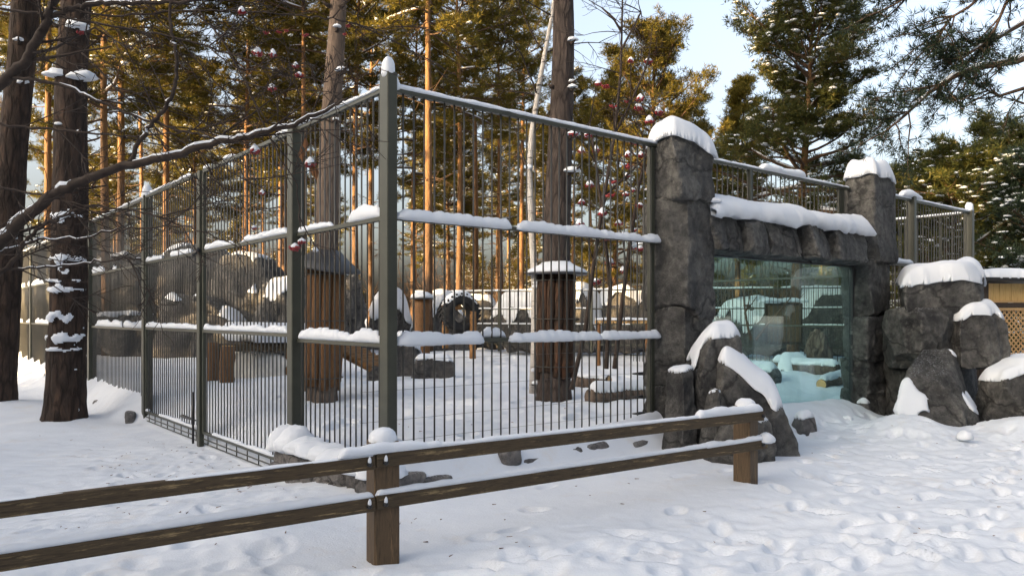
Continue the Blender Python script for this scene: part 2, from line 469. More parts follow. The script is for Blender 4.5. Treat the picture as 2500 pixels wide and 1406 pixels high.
for (ax_, ay_, bx_, by_) in ((1.2, 4.5, 8.6, 9.2), (2.8, 4.6, 6.6, 9.6), (5.6, 5.2, 3.9, 9.2), (8.5, 8.2, 4.2, 8.4), (-2.6, 6.3, -6.5, 11.5), (-4.5, 5.0, -2.8, 8.8), (-1.5, 4.5, 2.6, 5.4)):
    a_ = math.atan2(by_ - ay_, bx_ - ax_); L_ = math.hypot(bx_ - ax_, by_ - ay_); k = 0; t_ = 0.0
    while t_ < L_:
        sd_ = 0.11 * (1 if k % 2 else -1) + random.uniform(-0.03, 0.03)
        FOOT.append((ax_ + math.cos(a_) * t_ - math.sin(a_) * sd_, ay_ + math.sin(a_) * t_ + math.cos(a_) * sd_, a_ + random.uniform(-0.2, 0.2), 0.150, 0.058, random.uniform(0.03, 0.055)))
        t_ += random.uniform(0.5, 0.68); k += 1
def ground(x, y, detail=True):
    x = np.asarray(x, float); y = np.asarray(y, float)
    rx, ry = x - C0.x, y - C0.y
    s = rx * DF.x + ry * DF.y
    m = rx * DL.x + ry * DL.y
    gate_ = sstep(2.0, 2.3, m) * (1 - sstep(7.9, 8.3, m))
    ins = sstep(-0.25 + 0.3 * gate_, 0.15 + 0.9 * gate_, s) * sstep(-0.2, 0.15, m) * (1 - sstep(S_END - 0.2, S_END + 0.4, s))
    h_in = 0.13 + 0.011 * np.clip(m, 0, 40) + 0.10 * fbm(x * 0.6, y * 0.6, 3.3, 4, 3)
    left = sstep(0.5, -0.1, s) * sstep(0.3, 2.6, m)
    h_out = -0.27 * left
    h_out = h_out + 0.05 * sstep(-3.0, -0.8, m) * sstep(0, 2, s) * (1 - sstep(4.0, 6, s))
    h = h_out * (1 - ins) + h_in * ins
    # snow over the plinths
    h = h + np.where(m < 0.05, 0.30, 0.14) * np.exp(-((m + 0.05) / 0.20) ** 2) * sstep(-0.3, 0.1, s) * (1 - sstep(3.9, 4.6, s))
    pl = sstep(8.3, 8.6, m) * (1 - sstep(26, 30, m))
    h = h + np.where(s < -0.12, 0.30, 0.20) * np.exp(-((s + 0.15) / 0.24) ** 2) * pl
    p2 = sstep(-0.2, 0.1, m) * (1 - sstep(1.8, 2.1, m))
    h = h + 0.12 * np.exp(-((s - 0.10) / 0.14) ** 2) * p2
    h = h + 0.22 * np.exp(-((m + 0.12) / 0.35) ** 2) * sstep(4.6, 5.2, s) * (1 - sstep(8.2, 8.8, s))
    # banked snow by the boulders and the timber rail
    for (bx, by, bh, br) in ((3.0, 7.9, 0.03, 0.7), (5.4, 10.5, 0.26, 0.55), (6.9, 10.4, 0.20, 0.55), (2.1, 6.8, 0.03, 0.6), (-0.45, 4.55, 0.05, 0.3), (7.8, 10.6, 0.1, 0.8), (0.6, 5.0, 0.06, 0.8), (-3.3, 7.5, 0.07, 0.8), (-1.9, 5.6, 0.10, 0.5),
                             (-0.2, 11.5, 0.22, 0.9), (1.6, 9.8, 0.12, 0.5), (3.4, 12.2, 0.2, 1.1), (6.6, 17.6, 0.25, 1.6), (-4, 14.5, 0.2, 1.5), (-7.7, 13.3, 0.12, 0.8), (-10.6, 16.0, 0.12, 0.8)):
        h = h + bh * np.exp(-((x - bx) ** 2 + (y - by) ** 2) / br ** 2)
    far = sstep(30, 80, np.hypot(x, y))
    h = h + 0.8 * far * (fbm(x * 0.02, y * 0.02, 1, 9, 2) + 0.6)
    if not detail: return h
    tr = sstep(0.0, 1.6, x - 0.30 * y - 0.2) * (1 - ins) + 0.9 * ins + 0.95 * sstep(-1.2, -2.0, x) * (1 - ins)
    tr = np.maximum(tr, 0.9 * (1 - sstep(5.0, 5.9, y - 0.55 * np.clip(x, -3, 4)) ))
    tr = np.clip(tr, 0.16, 1)
    near = 1 - sstep(25, 45, y)
    h = h + near * tr * (0.036 * fbm(x * 2.2, y * 2.2, 0.5, 11, 3) + 0.022 * fbm((x + 0.4 * y) * 2.6 + 3 + 0.8 * fbm(x, y, 2.2, 77, 2), (y - 0.4 * x) * 9.0, 0.7, 12, 3) + 0.018 * fbm(x * 11, y * 11, 0.2, 15, 3) - 0.10 * np.clip(fbm(x * 3.2 + 7, y * 3.2, 0.4, 18, 3) - 0.38, 0, 0.3))
    h = h + 0.03 * fbm(x * 0.7, y * 0.7, 0.5, 14, 2)
    for (fx, fy, a, l, w, dp) in FOOT:
        i = np.where((np.abs(x - fx) < 0.5) & (np.abs(y - fy) < 0.5))
        if not len(i[0]): continue
        dx, dy = x[i] - fx, y[i] - fy
        u = (dx * math.cos(a) + dy * math.sin(a)) / l; v = (-dx * math.sin(a) + dy * math.cos(a)) / w
        q = u ** 2 + v ** 2
        h[i] += -dp * (1 - sstep(0.6, 1.3, q)) + 0.25 * dp * np.exp(-((np.sqrt(q) - 1.5) / 0.3) ** 2)
    return h

def gz(x, y):
    return float(ground(np.array([float(x)]), np.array([float(y)]), False)[0])

def axis_grid(a, b, step, grow, lim0, lim1):
    c = list(np.arange(a, b, step)); d = step
    while c[-1] < lim1: d *= grow; c.append(c[-1] + d)
    d = step; pre = []
    x = a
    while x > lim0: d *= grow; x -= d; pre.append(x)
    return np.array(pre[::-1] + c)
gx = axis_grid(-4.6, 8.2, 0.028, 1.075, -900, 900)
gy = axis_grid(4.3, 10.5, 0.030, 1.035, -60, 1500)
XX, YY = np.meshgrid(gx, gy, indexing='ij')
ZZ = ground(XX.ravel(), YY.ravel()).reshape(XX.shape)
nx, ny = len(gx), len(gy)
ii = np.arange(nx - 1)[:, None] * ny + np.arange(ny - 1)[None]
q = np.stack([ii, ii + ny, ii + ny + 1, ii + 1], -1).reshape(-1, 4)
g = solo('ground', mk_mesh('ground', np.stack([XX, YY, ZZ], -1).reshape(-1, 3), [q], SNOWG), 'trampled snow covering the ground', None, kind='structure')

# ------------------------------------------------------------------ snow makers
def strip(path, w, h, seed=0, step=0.03, gap=None, hang=0.02, off=(0, 0), lump=0.3, segs=10, notch=0.0):
    """pillow of snow along a rail; path = (p0, p1); returns MB or None"""
    p0, p1 = Vector(path[0]), Vector(path[1])
    L = (p1 - p0).length; d = (p1 - p0) / L
    side = Vector((0, 0, 1)).cross(d).normalized()
    n = max(6, int(L / step))
    t = np.linspace(0, 1, n); q = t * L
    f = 1 + lump * fbm(q * 3.1, seed * 7.7, 0.3, seed, 3) + 0.22 * fbm(q * 14, seed * 2.7, 1.3, seed + 2, 2) - notch * np.exp(-((q % SP - SP / 2) / 0.018) ** 2)
    if gap is not None:
        k = fbm(q * 1.3, seed * 3.1, 0.7, seed + 50, 2) * 1.6
        f = f * sstep(gap - 0.10, gap + 0.06, k)
    f = f * np.sqrt(np.clip(np.minimum(q, L - q) / (h * 0.8), 0, 1))
    res = []
    i = 0
    while i < n:
        if f[i] > 0.12:
            j = i
            while j + 1 < n and f[j + 1] > 0.12: j += 1
            if j - i >= 2:
                idx = np.arange(max(i - 1, 0), min(j + 2, n))
                ff = f[idx].copy(); ff[0] = max(ff[0], 0.02); ff[-1] = max(ff[-1], 0.02)
                ang = np.linspace(0, 2 * math.pi, segs, endpoint=False)
                wob = 1 + 0.25 * fbm(q[idx] * 5, seed * 1.3, 4.2, seed + 9, 2)
                hh = h * ff; ww = w * 0.5 * np.clip(ff, 0, 1.15) ** 0.6 * wob
                yv = ww[:, None] * np.cos(ang)[None] + off[0]
                zv = hh[:, None] * 0.5 * (1 + np.sin(ang)[None] * 1.0) - hang * np.abs(np.cos(ang))[None] * ff[:, None]
                zv = np.where(np.sin(ang)[None] < 0, np.maximum(zv, -hang * ff[:, None]), zv) - 0.004 + off[1]
                base = np.array(p0) + q[idx][:, None] * np.array(d)
                V = base[:, None, :] + yv[..., None] * np.array(side) + zv[..., None] * np.array([0, 0, 1.0])
                m = len(idx)
                a = np.arange(m - 1)[:, None] * segs + np.arange(segs)[None]; b = np.arange(m - 1)[:, None] * segs + (np.arange(segs)[None] + 1) % segs
                F4 = np.stack([a, b, b + segs, a + segs], -1).reshape(-1, 4)
                V = V.reshape(-1, 3)
                mid = V.reshape(m, segs, 3).mean(1)
                V = np.vstack([V, mid[0], mid[-1]])
                tri = [(m * segs, (k + 1) % segs, k) for k in range(segs)] + [(m * segs + 1, (m - 1) * segs + k, (m - 1) * segs + (k + 1) % segs) for k in range(segs)]
                res.append(MB().add(V, [F4, np.array(tri)]))
            i = j + 1
        else:
            i += 1
    return res or None

def blob(center, r, seed=0, flat=1.0, lump=0.2, n=10, power=1.0):
    th = np.linspace(0, math.pi, n + 1); ph = np.linspace(0, 2 * math.pi, n * 2, endpoint=False)
    T, H = np.meshgrid(th, ph, indexing='ij')
    Sx = np.clip(np.sin(T), 0, 1) ** power
    D = np.stack([Sx * np.cos(H), Sx * np.sin(H), np.cos(T)], -1).reshape(-1, 3)
    k = 1 + lump * fbm(D[:, 0] * 1.6 + seed, D[:, 1] * 1.6, D[:, 2] * 1.6, seed, 3)
    rr = np.array(r if hasattr(r, '__len__') else (r, r, r * flat))
    V = D * k[:, None] * rr
    V[:, 2] = np.where(V[:, 2] < 0, V[:, 2] * 0.35, V[:, 2])
    m = n * 2
    a = np.arange(n)[:, None] * m + np.arange(m)[None]; b = np.arange(n)[:, None] * m + (np.arange(m)[None] + 1) % m
    return V + np.array(center), [np.stack([a, a + m, b + m, b], -1).reshape(-1, 4)]

def snow_on(srcs, T, seed=0, res=0.03, slope=0.5, grow=1, edge=None, keep=-9, zmin=-9, bounds=None, freq=1.5, smooth=2, blur=4, zs=3):
    """blanket of snow lying on the upward faces of the given (V, F4) shapes in world space"""
    mbs = MB()
    for V, Fs in srcs: mbs.add(V, Fs)
    V, Fs = mbs.arrays()
    polys = [tuple(f) for F in Fs for f in F.tolist()]
    bvh = BVHTree.FromPolygons([tuple(v) for v in V.tolist()], polys)
    x0, y0, x1, y1 = bounds or (V[:, 0].min() - 0.1, V[:, 1].min() - 0.1, V[:, 0].max() + 0.1, V[:, 1].max() + 0.1)
    nx, ny = int((x1 - x0) / res) + 1, int((y1 - y0) / res) + 1
    zt = V[:, 2].max() + 1
    Z = np.full((nx, ny), np.nan)
    dn = Vector((0, 0, -1))
    for i in range(nx):
        for j in range(ny):
            h, nrm, _, _ = bvh.ray_cast(Vector((x0 + i * res, y0 + j * res, zt)), dn)
            if h is not None and abs(nrm.z) > slope and h.z > zmin: Z[i, j] = h.z
    X, Y = np.meshgrid(x0 + np.arange(nx) * res, y0 + np.arange(ny) * res, indexing='ij')
    M = ~np.isnan(Z)
    if keep > -5:
        M &= fbm(X * freq, Y * freq, seed * 3.3, seed, 3) > keep
        Z[~M] = np.nan
    Bm = M.astype(float)
    for _ in range(blur):
        t_ = sum(np.roll(np.roll(Bm, a, 0), b, 1) for a in (-1, 0, 1) for b in (-1, 0, 1)) / 9; Bm = t_
    want = Bm + 0.10 * fbm(X * 6, Y * 6, seed, seed + 8, 2) > 0.45
    M &= want; Z[~M] = np.nan
    for it in range(grow + blur):
        s = np.zeros_like(Z); c = np.zeros_like(Z)
        zz = np.where(M, Z, 0)
        for a, b in ((1, 0), (-1, 0), (0, 1), (0, -1)):
            s += np.roll(np.roll(zz, a, 0), b, 1); c += np.roll(np.roll(M.astype(float), a, 0), b, 1)
        new = (~M) & (c > 0)
        if it < blur: new &= want
        Z[new] = (s / np.maximum(c, 1))[new] - (0.012 if it >= blur else 0.0)
        M |= new
    M[0] = M[-1] = False; M[:, 0] = M[:, -1] = False
    for _ in range(zs):
        s = np.zeros_like(Z); c = np.zeros_like(Z); zz = np.where(M, np.nan_to_num(Z), 0)
        for a in (-1, 0, 1):
            for b in (-1, 0, 1):
                s += np.roll(np.roll(zz, a, 0), b, 1); c += np.roll(np.roll(M.astype(float), a, 0), b, 1)
        Z = np.where(M, np.maximum(s / np.maximum(c, 1), np.nan_to_num(Z) - 0.03), Z)
    D = np.zeros_like(Z); cur = M.copy(); k = 0
    while cur.any() and k < 80:
        er = cur & np.roll(cur, 1, 0) & np.roll(cur, -1, 0) & np.roll(cur, 1, 1) & np.roll(cur, -1, 1)
        if k % 2: er = er & np.roll(np.roll(cur, 1, 0), 1, 1) & np.roll(np.roll(cur, -1, 0), -1, 1) & np.roll(np.roll(cur, 1, 0), -1, 1) & np.roll(np.roll(cur, -1, 0), 1, 1)
        D[er] += res; cur = er; k += 1
    Rr = edge or T * 0.8
    prof = np.sqrt(np.clip(1 - (1 - np.clip(D / Rr, 0, 1)) ** 2, 0, 1))
    thick = T * prof * (1 + 0.35 * fbm(X * 1.7, Y * 1.7, seed, seed + 3, 3)) + 0.006 * prof * fbm(X * 12, Y * 12, 1, seed, 2)
    top = np.where(M, np.nan_to_num(Z), 0) + thick
    for _ in range(smooth):
        s = np.zeros_like(top); c = np.zeros_like(top)
        for a in (-1, 0, 1):
            for b in (-1, 0, 1):
                s += np.roll(np.roll(np.where(M, top, 0), a, 0), b, 1); c += np.roll(np.roll(M.astype(float), a, 0), b, 1)
        inner = M & (D > 0)
        top = np.where(inner, np.maximum(s / np.maximum(c, 1), np.nan_to_num(Z) + 0.004), top)
    if M.sum() < 6: return None
    ids = np.full(M.shape, -1); ids[M] = np.arange(M.sum())
    cell = M[:-1, :-1] & M[1:, :-1] & M[1:, 1:] & M[:-1, 1:]
    I, J = np.where(cell)
    if not len(I): return None
    F = np.stack([ids[I, J], ids[I + 1, J], ids[I + 1, J + 1], ids[I, J + 1]], -1)
    zb = np.nan_to_num(Z) - 0.02
    N = int(M.sum())
    Vt = np.stack([X[M], Y[M], top[M]], -1); Vb = np.stack([X[M], Y[M], np.minimum(zb, top - 0.002)[M]], -1)
    # side walls
    edges = {}
    for f in F.tolist():
        for a, b in zip(f, f[1:] + f[:1]): edges[(a, b)] = 1
    side = [(b, a, a + N, b + N) for (a, b) in edges if (b, a) not in edges]
    mb = MB(); mb.add(np.vstack([Vt, Vb]), [F, F[:, ::-1] + N, np.array(side)])
    return mb

# ------------------------------------------------------------------ rock maker
def cube_sphere(n):
    u = np.linspace(-1, 1, n + 1)
    A, B = np.meshgrid(u, u, indexing='ij')
    o = np.ones_like(A)
    faces = [(o, A, B), (-o, B, A), (B, o, A), (A, -o, B), (A, B, o), (B, A, -o)]
    V = np.concatenate([np.stack(f, -1).reshape(-1, 3) for f in faces])
    key = np.round(V * 1000).astype(np.int64)
    _, first, inv = np.unique(key, axis=0, return_index=True, return_inverse=True)
    inv = inv.ravel()
    m = n + 1
    a = np.arange(n)[:, None] * m + np.arange(n)[None]
    q = np.stack([a, a + m, a + m + 1, a + 1], -1).reshape(-1, 4)
    F = np.concatenate([q + k * m * m for k in range(6)])
    return V[first], inv[F]
_cs = {}
def rock(corners, seed=0, n=22, rnd=7, cuts=5, cutd=(0.80, 0.95), amp=0.03, freq=2.2, groove=0):
    """corners: 8 world points, order (-x-y-z, +x-y-z, +x+y-z, -x+y-z, then the same at the top)"""
    if n not in _cs: _cs[n] = cube_sphere(n)
    U, F = _cs[n]
    rs = np.random.RandomState(seed)
    Q = U / (np.sum(np.abs(U) ** rnd, axis=1) ** (1 / rnd))[:, None]
    for k in range(cuts):
        nr = rs.normal(size=3); nr[2] *= 0.6; nr /= np.linalg.norm(nr)
        sup = np.max(Q @ nr); d = sup * rs.uniform(*cutd)
        ex = np.clip(Q @ nr - d, 0, None)
        Q = Q - 0.97 * ex[:, None] * nr
    c = np.array([tuple(p) for p in corners], float)
    u, v, w = (Q[:, 0] + 1) / 2, (Q[:, 1] + 1) / 2, (Q[:, 2] + 1) / 2
    def lerp(a, b, t): return a + (b - a) * t[:, None]
    lo = lerp(lerp(c[0], c[1], u), lerp(c[3], c[2], u), v); hi = lerp(lerp(c[4], c[5], u), lerp(c[7], c[6], u), v)
    V = lerp(lo, hi, w)
    cen = V.mean(0); D = V - cen; D /= np.linalg.norm(D, axis=1)[:, None] + 1e-9
    k = fbm(V[:, 0] * freq, V[:, 1] * freq, V[:, 2] * freq, seed, 4) * amp
    k += amp * 0.30 * fbm(V[:, 0] * freq * 3.5, V[:, 1] * freq * 3.5, V[:, 2] * freq * 3.5, seed + 5, 3) - amp * 0.25 * np.abs(vnoise(V[:, 0] * freq * 7, V[:, 1] * freq * 7, V[:, 2] * freq * 7, seed + 6))
    k += amp * 0.55 * (0.5 - np.abs(fbm(V[:, 0] * freq * 1.8, V[:, 1] * freq * 1.8, V[:, 2] * freq * 1.1, seed + 44, 3)) * 2)
    k -= amp * 0.7 * np.clip(1 - np.abs(fbm(V[:, 0] * freq * 0.6 + 9, V[:, 1] * freq * 0.6, V[:, 2] * freq * 0.6, seed + 31, 2)) * 9, 0, 1)
    V = V + D * k[:, None]
    return V, [F]

def cbx(s0, s1, n0, n1, z0, z1, f=Fp, top=(0, 0, 0, 0), jit=0.0, seed=0):
    """eight corners of a block in the front fence's axes; top = shrink (s0,s1,n0,n1) at the top"""
    rs = random.Random(seed)
    j = lambda: rs.uniform(-jit, jit)
    # -y side is the outer side (n1)
    return [f(s0 + j(), n1 + j(), z0), f(s1 + j(), n1 + j(), z0), f(s1 + j(), n0 + j(), z0), f(s0 + j(), n0 + j(), z0),
            f(s0 + top[0] + j(), n1 - top[3] + j(), z1 + j()), f(s1 - top[1] + j(), n1 - top[3] + j(), z1 + j()), f(s1 - top[1] + j(), n0 + top[2] + j(), z1 + j()), f(s0 + top[0] + j(), n0 + top[2] + j(), z1 + j())]

def wbx(cx, cy, hx, hy, z0, z1, yaw=0.0, top=(0, 0), lean=(0, 0), jit=0.0, seed=0):
    rs = random.Random(seed); c, s = math.cos(yaw), math.sin(yaw)
    out = []
    for k, z in enumerate((z0, z1)):
        for sx, sy in ((-1, -1), (1, -1), (1, 1), (-1, 1)):
            a = sx * (hx - k * top[0]) + k * lean[0] + rs.uniform(-jit, jit); b = sy * (hy - k * top[1]) + k * lean[1] + rs.uniform(-jit, jit)
            out.append(Vector((cx + a * c - b * s, cy + a * s + b * c, z + (rs.uniform(-jit, jit) if k else 0))))
    return out

def snow_part(parent, mb, name='snow', mat=None):
    if isinstance(mb, list):
        for x in mb: part(name, x.mesh(name, mat or SNOW), parent)
    elif mb is not None:
        return part(name, mb.mesh(name, mat or SNOW), parent)

# ------------------------------------------------------------------ steel fences
ZT, ZM, ZL, ZB = 3.66, 2.49, 1.355, 0.28
SP = 0.1165
_bar = {}
def bar_mesh(h, r):
    k = (round(h, 3), r)
    if k not in _bar:
        _bar[k] = MB().tube([(0, 0, 0), (0, 0, h)], r, 8).mesh('bar', BARM)
    return _bar[k]
def rail(parent, p0, p1, h=0.045, w=0.045, name='rail', mat=None):
    p0, p1 = Vector(p0), Vector(p1)
    me = MB().box(((p1 - p0).length, w, h), (p0 + p1) / 2, axes_of(p1 - p0)).mesh(name, mat or METAL, False)
    return part(name, me, parent)
def post(parent, pt, along, w, d, z0, z1, cap=0.0, name='post', seed=0, mat=None):
    me = MB().box((w, d, z1 - z0), Vector((pt.x, pt.y, (z0 + z1) / 2)), axes_of(along), 0.008).mesh(name, mat or METAL, False)
    o = part(name, me, parent)
    if cap:
        V, F = blob((pt.x, pt.y, z1 - 0.01), (w * 0.60, d * 0.58, cap), seed, lump=0.15, power=0.6)
        snow_part(o, MB().add(V, F), 'snow_cap')
    return o
def bars(parent, f, a, b, z0, z1, r=0.0085, sp=SP, n=0.0):
    k = int(round((b - a) / sp))
    for i in range(1, k):
        t = a + (b - a) * i / k
        p = f(t, n, z0)
        part('bar', bar_mesh(z1 - z0, r), parent, loc=p)

# front panel, corner post to rock pillar
fa = thing('steel_fence', Fp(1.8, 0, 0.2), 'steel bar fence panel with thick snow on its rails, between corner post and pillar', 'fence')
post(fa, Fp(0, 0, 0), DF, 0.105, 0.15, -0.1, 3.80, 0.15, 'corner_post', 3)
post(fa, Fp(3.64, -0.02, 0), DF, 0.07, 0.07, -0.1, 3.64, name='end_post')
for z in (ZT, ZM, ZL, ZB):
    rail(fa, Fp(0.055, 0, z), Fp(3.75, 0, z), 0.05 if z == ZT else 0.042, 0.06 if z == ZT else 0.045)
bars(fa, Fp, 0.04, 3.72, ZB, ZT)
snow_part(fa, strip((Fp(0.03, 0, ZT + 0.022), Fp(3.8, 0, ZT + 0.022)), 0.075, 0.045, 1, lump=0.35))
V, F = blob(Fp(0.07, 0, ZT + 0.02), (0.05, 0.05, 0.10), 9); snow_part(fa, MB().add(V, F))
snow_part(fa, strip((Fp(0.05, 0, ZM + 0.02), Fp(1.42, 0, ZM + 0.02)), 0.15, 0.105, 2, hang=0.04, off=(-0.03, -0.02), lump=0.4, notch=0.16))
snow_part(fa, strip((Fp(1.49, 0, ZM + 0.02), Fp(3.74, 0, ZM + 0.02)), 0.15, 0.10, 3, hang=0.04, off=(-0.03, -0.02), lump=0.4, notch=0.16))
for (a, b, sd_) in ((0.05, 1.06, 4), (1.05, 1.40, 5), (1.38, 2.72, 6), (2.70, 3.74, 7)):
    snow_part(fa, strip((Fp(a, 0, ZL + 0.02), Fp(b, 0, ZL + 0.02)), 0.15 if sd_ != 5 else 0.07, 0.115, sd_, hang=0.055 if sd_ != 5 else 0.0, off=(-0.035 if sd_ != 5 else 0.03, -0.03 if sd_ != 5 else 0), lump=0.45, notch=0.16))
# stay wires inside the front with insulators
for k, z in enumerate((0.42, 0.62, 0.90, 1.18)):
    part('wire', MB().tube([Fp(-0.3 + 0.1, -0.16, z), Fp(3.55, -0.16, z)], 0.0016, 4).mesh('wire', BARM), fa)
    part('insulator', MB().tube([Fp(3.42, -0.12, z), Fp(3.50, -0.08, z), Fp(3.56, -0.05, z)], (0.008, 0.02, 0.022), 8).mesh('insulator', BLACK), fa)

# railing above the lintel
fb = thing('steel_fence', Fp(6.5, 0, 2.5), 'steel bar railing rising above the snowy rock lintel between the two rock pillars', 'fence')
rail(fb, Fp(4.3, -0.05, ZT - 0.02), Fp(8.6, -0.05, ZT - 0.02), 0.055, 0.06)
rail(fb, Fp(4.3, -0.05, 2.62), Fp(8.6, -0.05, 2.62))
bars(fb, lambda s, n, z: Fp(s, -0.05, z), 4.42, 8.62, 2.6, ZT - 0.02)
post(fb, Fp(5.75, -0.05, 0), DF, 0.06, 0.06, 2.5, ZT - 0.03)
post(fb, Fp(8.28, -0.06, 0), DF, 0.16, 0.03, 2.5, ZT - 0.03, name='plate')
snow_part(fb, strip((Fp(4.35, -0.05, ZT), Fp(8.5, -0.05, ZT)), 0.075, 0.03, 12))
snow_part(fb, strip((Fp(6.0, -0.05, ZT), Fp(7.15, -0.05, ZT)), 0.15, 0.10, 13, lump=0.6))
snow_part(fb, strip((Fp(4.4, -0.05, ZT), Fp(4.75, -0.05, ZT)), 0.11, 0.09, 14, lump=0.4))

# right-hand run, pillar to far corner
fc = thing('steel_fence', Fp(11.5, 0, 0.2), 'steel bar fence with two posts behind the right snowy boulders', 'fence')
for z in (ZT - 0.01, ZL, ZB): rail(fc, Fp(9.3, 0, z), Fp(S_END, 0, z))
rail(fc, Fp(9.3, 0.02, 2.49), Fp(10.66, 0.02, 2.49), 0.05, 0.06)
post(fc, Fp(10.66, 0, 0), DF, 0.105, 0.15, -0.1, 3.72, 0.0)
post(fc, Fp(S_END, 0, 0), DF, 0.12, 0.15, -0.1, 3.72, 0.15, 'corner_post', 5)
bars(fc, Fp, 9.35, 10.62, ZB, ZT)
bars(fc, Fp, 10.70, S_END - 0.05, ZB, ZT)
snow_part(fc, strip((Fp(9.4, 0, ZT + 0.02), Fp(S_END, 0, ZT + 0.02)), 0.07, 0.035, 15))
snow_part(fc, strip((Fp(10.25, 0, ZT + 0.04), Fp(11.05, 0, ZT + 0.04)), 0.16, 0.13, 16, lump=0.7))
snow_part(fc, strip((Fp(9.4, 0.02, 2.51), Fp(10.62, 0.02, 2.51)), 0.16, 0.09, 17))
fh = thing('steel_fence', Fp(S_END, -4, 0.2), 'steel bar fence side running back from the far right corner post', 'fence')
Hp = lambda m, n, z: Fp(S_END, -m, z)
for z in (ZT - 0.01, ZM, ZL): rail(fh, Hp(0.08, 0, z), Hp(9, 0, z))
bars(fh, Hp, 0.08, 9, ZB, ZT)
snow_part(fh, strip((Hp(0.1, 0, ZT), Hp(9, 0, ZT)), 0.07, 0.04, 18))

# left side: first panel, double gate, long run
def lrails(parent, a, b, zs, sd, gaps, hs=(0.05, 0.05, 0.075)):
    for k, z in enumerate(zs):
        rail(parent, Lp(a, 0, z), Lp(b, 0, z), 0.042, 0.045)
        if gaps[k] is not None:
            snow_part(parent, strip((Lp(a + 0.03, 0, z + 0.02), Lp(b - 0.03, 0, z + 0.02)), 0.09, hs[k], sd + k, gap=gaps[k], lump=0.6, hang=0.008, notch=0.3))
fd = thing('steel_fence', Lp(1, 0, 0.2), 'short steel bar fence panel left of the tall corner post', 'fence')
post(fd, Lp(2.02, 0, 0), DL, 0.13, 0.15, -0.25, 3.70, 0.0, 'gate_post')
lrails(fd, 0.08, 1.95, (ZT, ZM, ZL - 0.03, ZB - 0.05), 21, (-9, 0.35, -9, None), (0.045, 0.08, 0.11))
snow_part(fd, strip((Lp(0.1, 0, ZM + 0.02), Lp(0.75, 0, ZM + 0.02)), 0.09, 0.13, 28, lump=0.6))
bars(fd, Lp, 0.05, 1.98, ZB - 0.05, ZT)
def leaf(a, b, label, sd):
    t = thing('gate_leaf', Lp((a + b) / 2, 0, -0.1), label, 'gate', 'double gate leaves')
    for z in (ZT - 0.02, 2.50, 1.38): rail(t, Lp(a, 0.03, z), Lp(b, 0.03, z))
    zb = -0.06
    for z in (zb, zb - 0.09, zb - 0.15): rail(t, Lp(a, 0.03, z), Lp(b, 0.03, z), 0.04 if z == zb else 0.016, 0.04 if z == zb else 0.016)
    for k in range(8):
        m = a + (b - a) * (k + 0.5) / 8
        part('picket', bar_mesh(0.16, 0.008), t, loc=Lp(m, 0.03, zb - 0.16))
    post(t, Lp(a + 0.02, 0.03, 0), DL, 0.05, 0.05, zb, ZT - 0.02, name='stile'); post(t, Lp(b - 0.02, 0.03, 0), DL, 0.05, 0.05, zb, ZT - 0.02, name='stile')
    bars(t, Lp, a + 0.03, b - 0.03, zb, ZT - 0.02, n=0.03)
    for k, (z, gp, h) in enumerate(((ZT, -0.25, 0.05), (2.52, -0.1, 0.085), (1.40, -0.3, 0.085), (zb + 0.02, -0.2, 0.05))):
        snow_part(t, strip((Lp(a + 0.05, 0.03, z), Lp(b - 0.05, 0.03, z)), 0.085, h, sd + k, gap=gp, lump=0.6, hang=0.006, notch=0.35))
    return t
e1 = leaf(2.10, 5.10, 'gate leaf of steel bars nearer the tall corner post', 31)
e2 = leaf(5.26, 8.16, 'gate leaf of steel bars beside the long fence run', 37)
post(e2, Lp(5.18, 0.05, 0), DL, 0.12, 0.07, -0.28, 3.66, name='meeting_stile')
part('hinge_block', MB().tube([Lp(5.18, 0.10, 2.49), Lp(5.18, 0.13, 2.52)], (0.09, 0.07), 10).mesh('hinge_block', BLACK), e2)
part('drop_bolt', MB().tube([Lp(5.35, 0.10, 0.5), Lp(5.35, 0.10, -0.24)], 0.018, 8).mesh('drop_bolt', BLACK), e2)
part('latch', MB().tube([Lp(5.28, 0.09, 0.10), Lp(5.9, 0.09, 0.10)], (0.012, 0.028), 8).mesh('latch', BLACK), e2)

fg = thing('steel_fence', Lp(18, 0, 0), 'long steel bar fence run receding behind the dark pine trunk', 'fence')
gposts = (8.24, 12.8, 17.2, 21.6, 25.1, M_END)
for k, m in enumerate(gposts):
    post(fg, Lp(m, 0, 0), DL, 0.15, 0.15 if k < 2 else 0.10, -0.35, 3.68, (0.20, 0.0, 0.12, 0.0, 0.1, 0.1)[k], seed=40 + k)
for k in range(len(gposts) - 1):
    a, b = gposts[k] + 0.08, gposts[k + 1] - 0.08
    lrails(fg, a, b, (ZT - 0.02, ZM, ZL, 0.10), 45 + 5 * k, (-9, 0.25 if k < 2 else -0.2, -0.35, None), (0.05, 0.14, 0.13))
    bars(fg, Lp, a - 0.05, b + 0.05, 0.05, ZT)

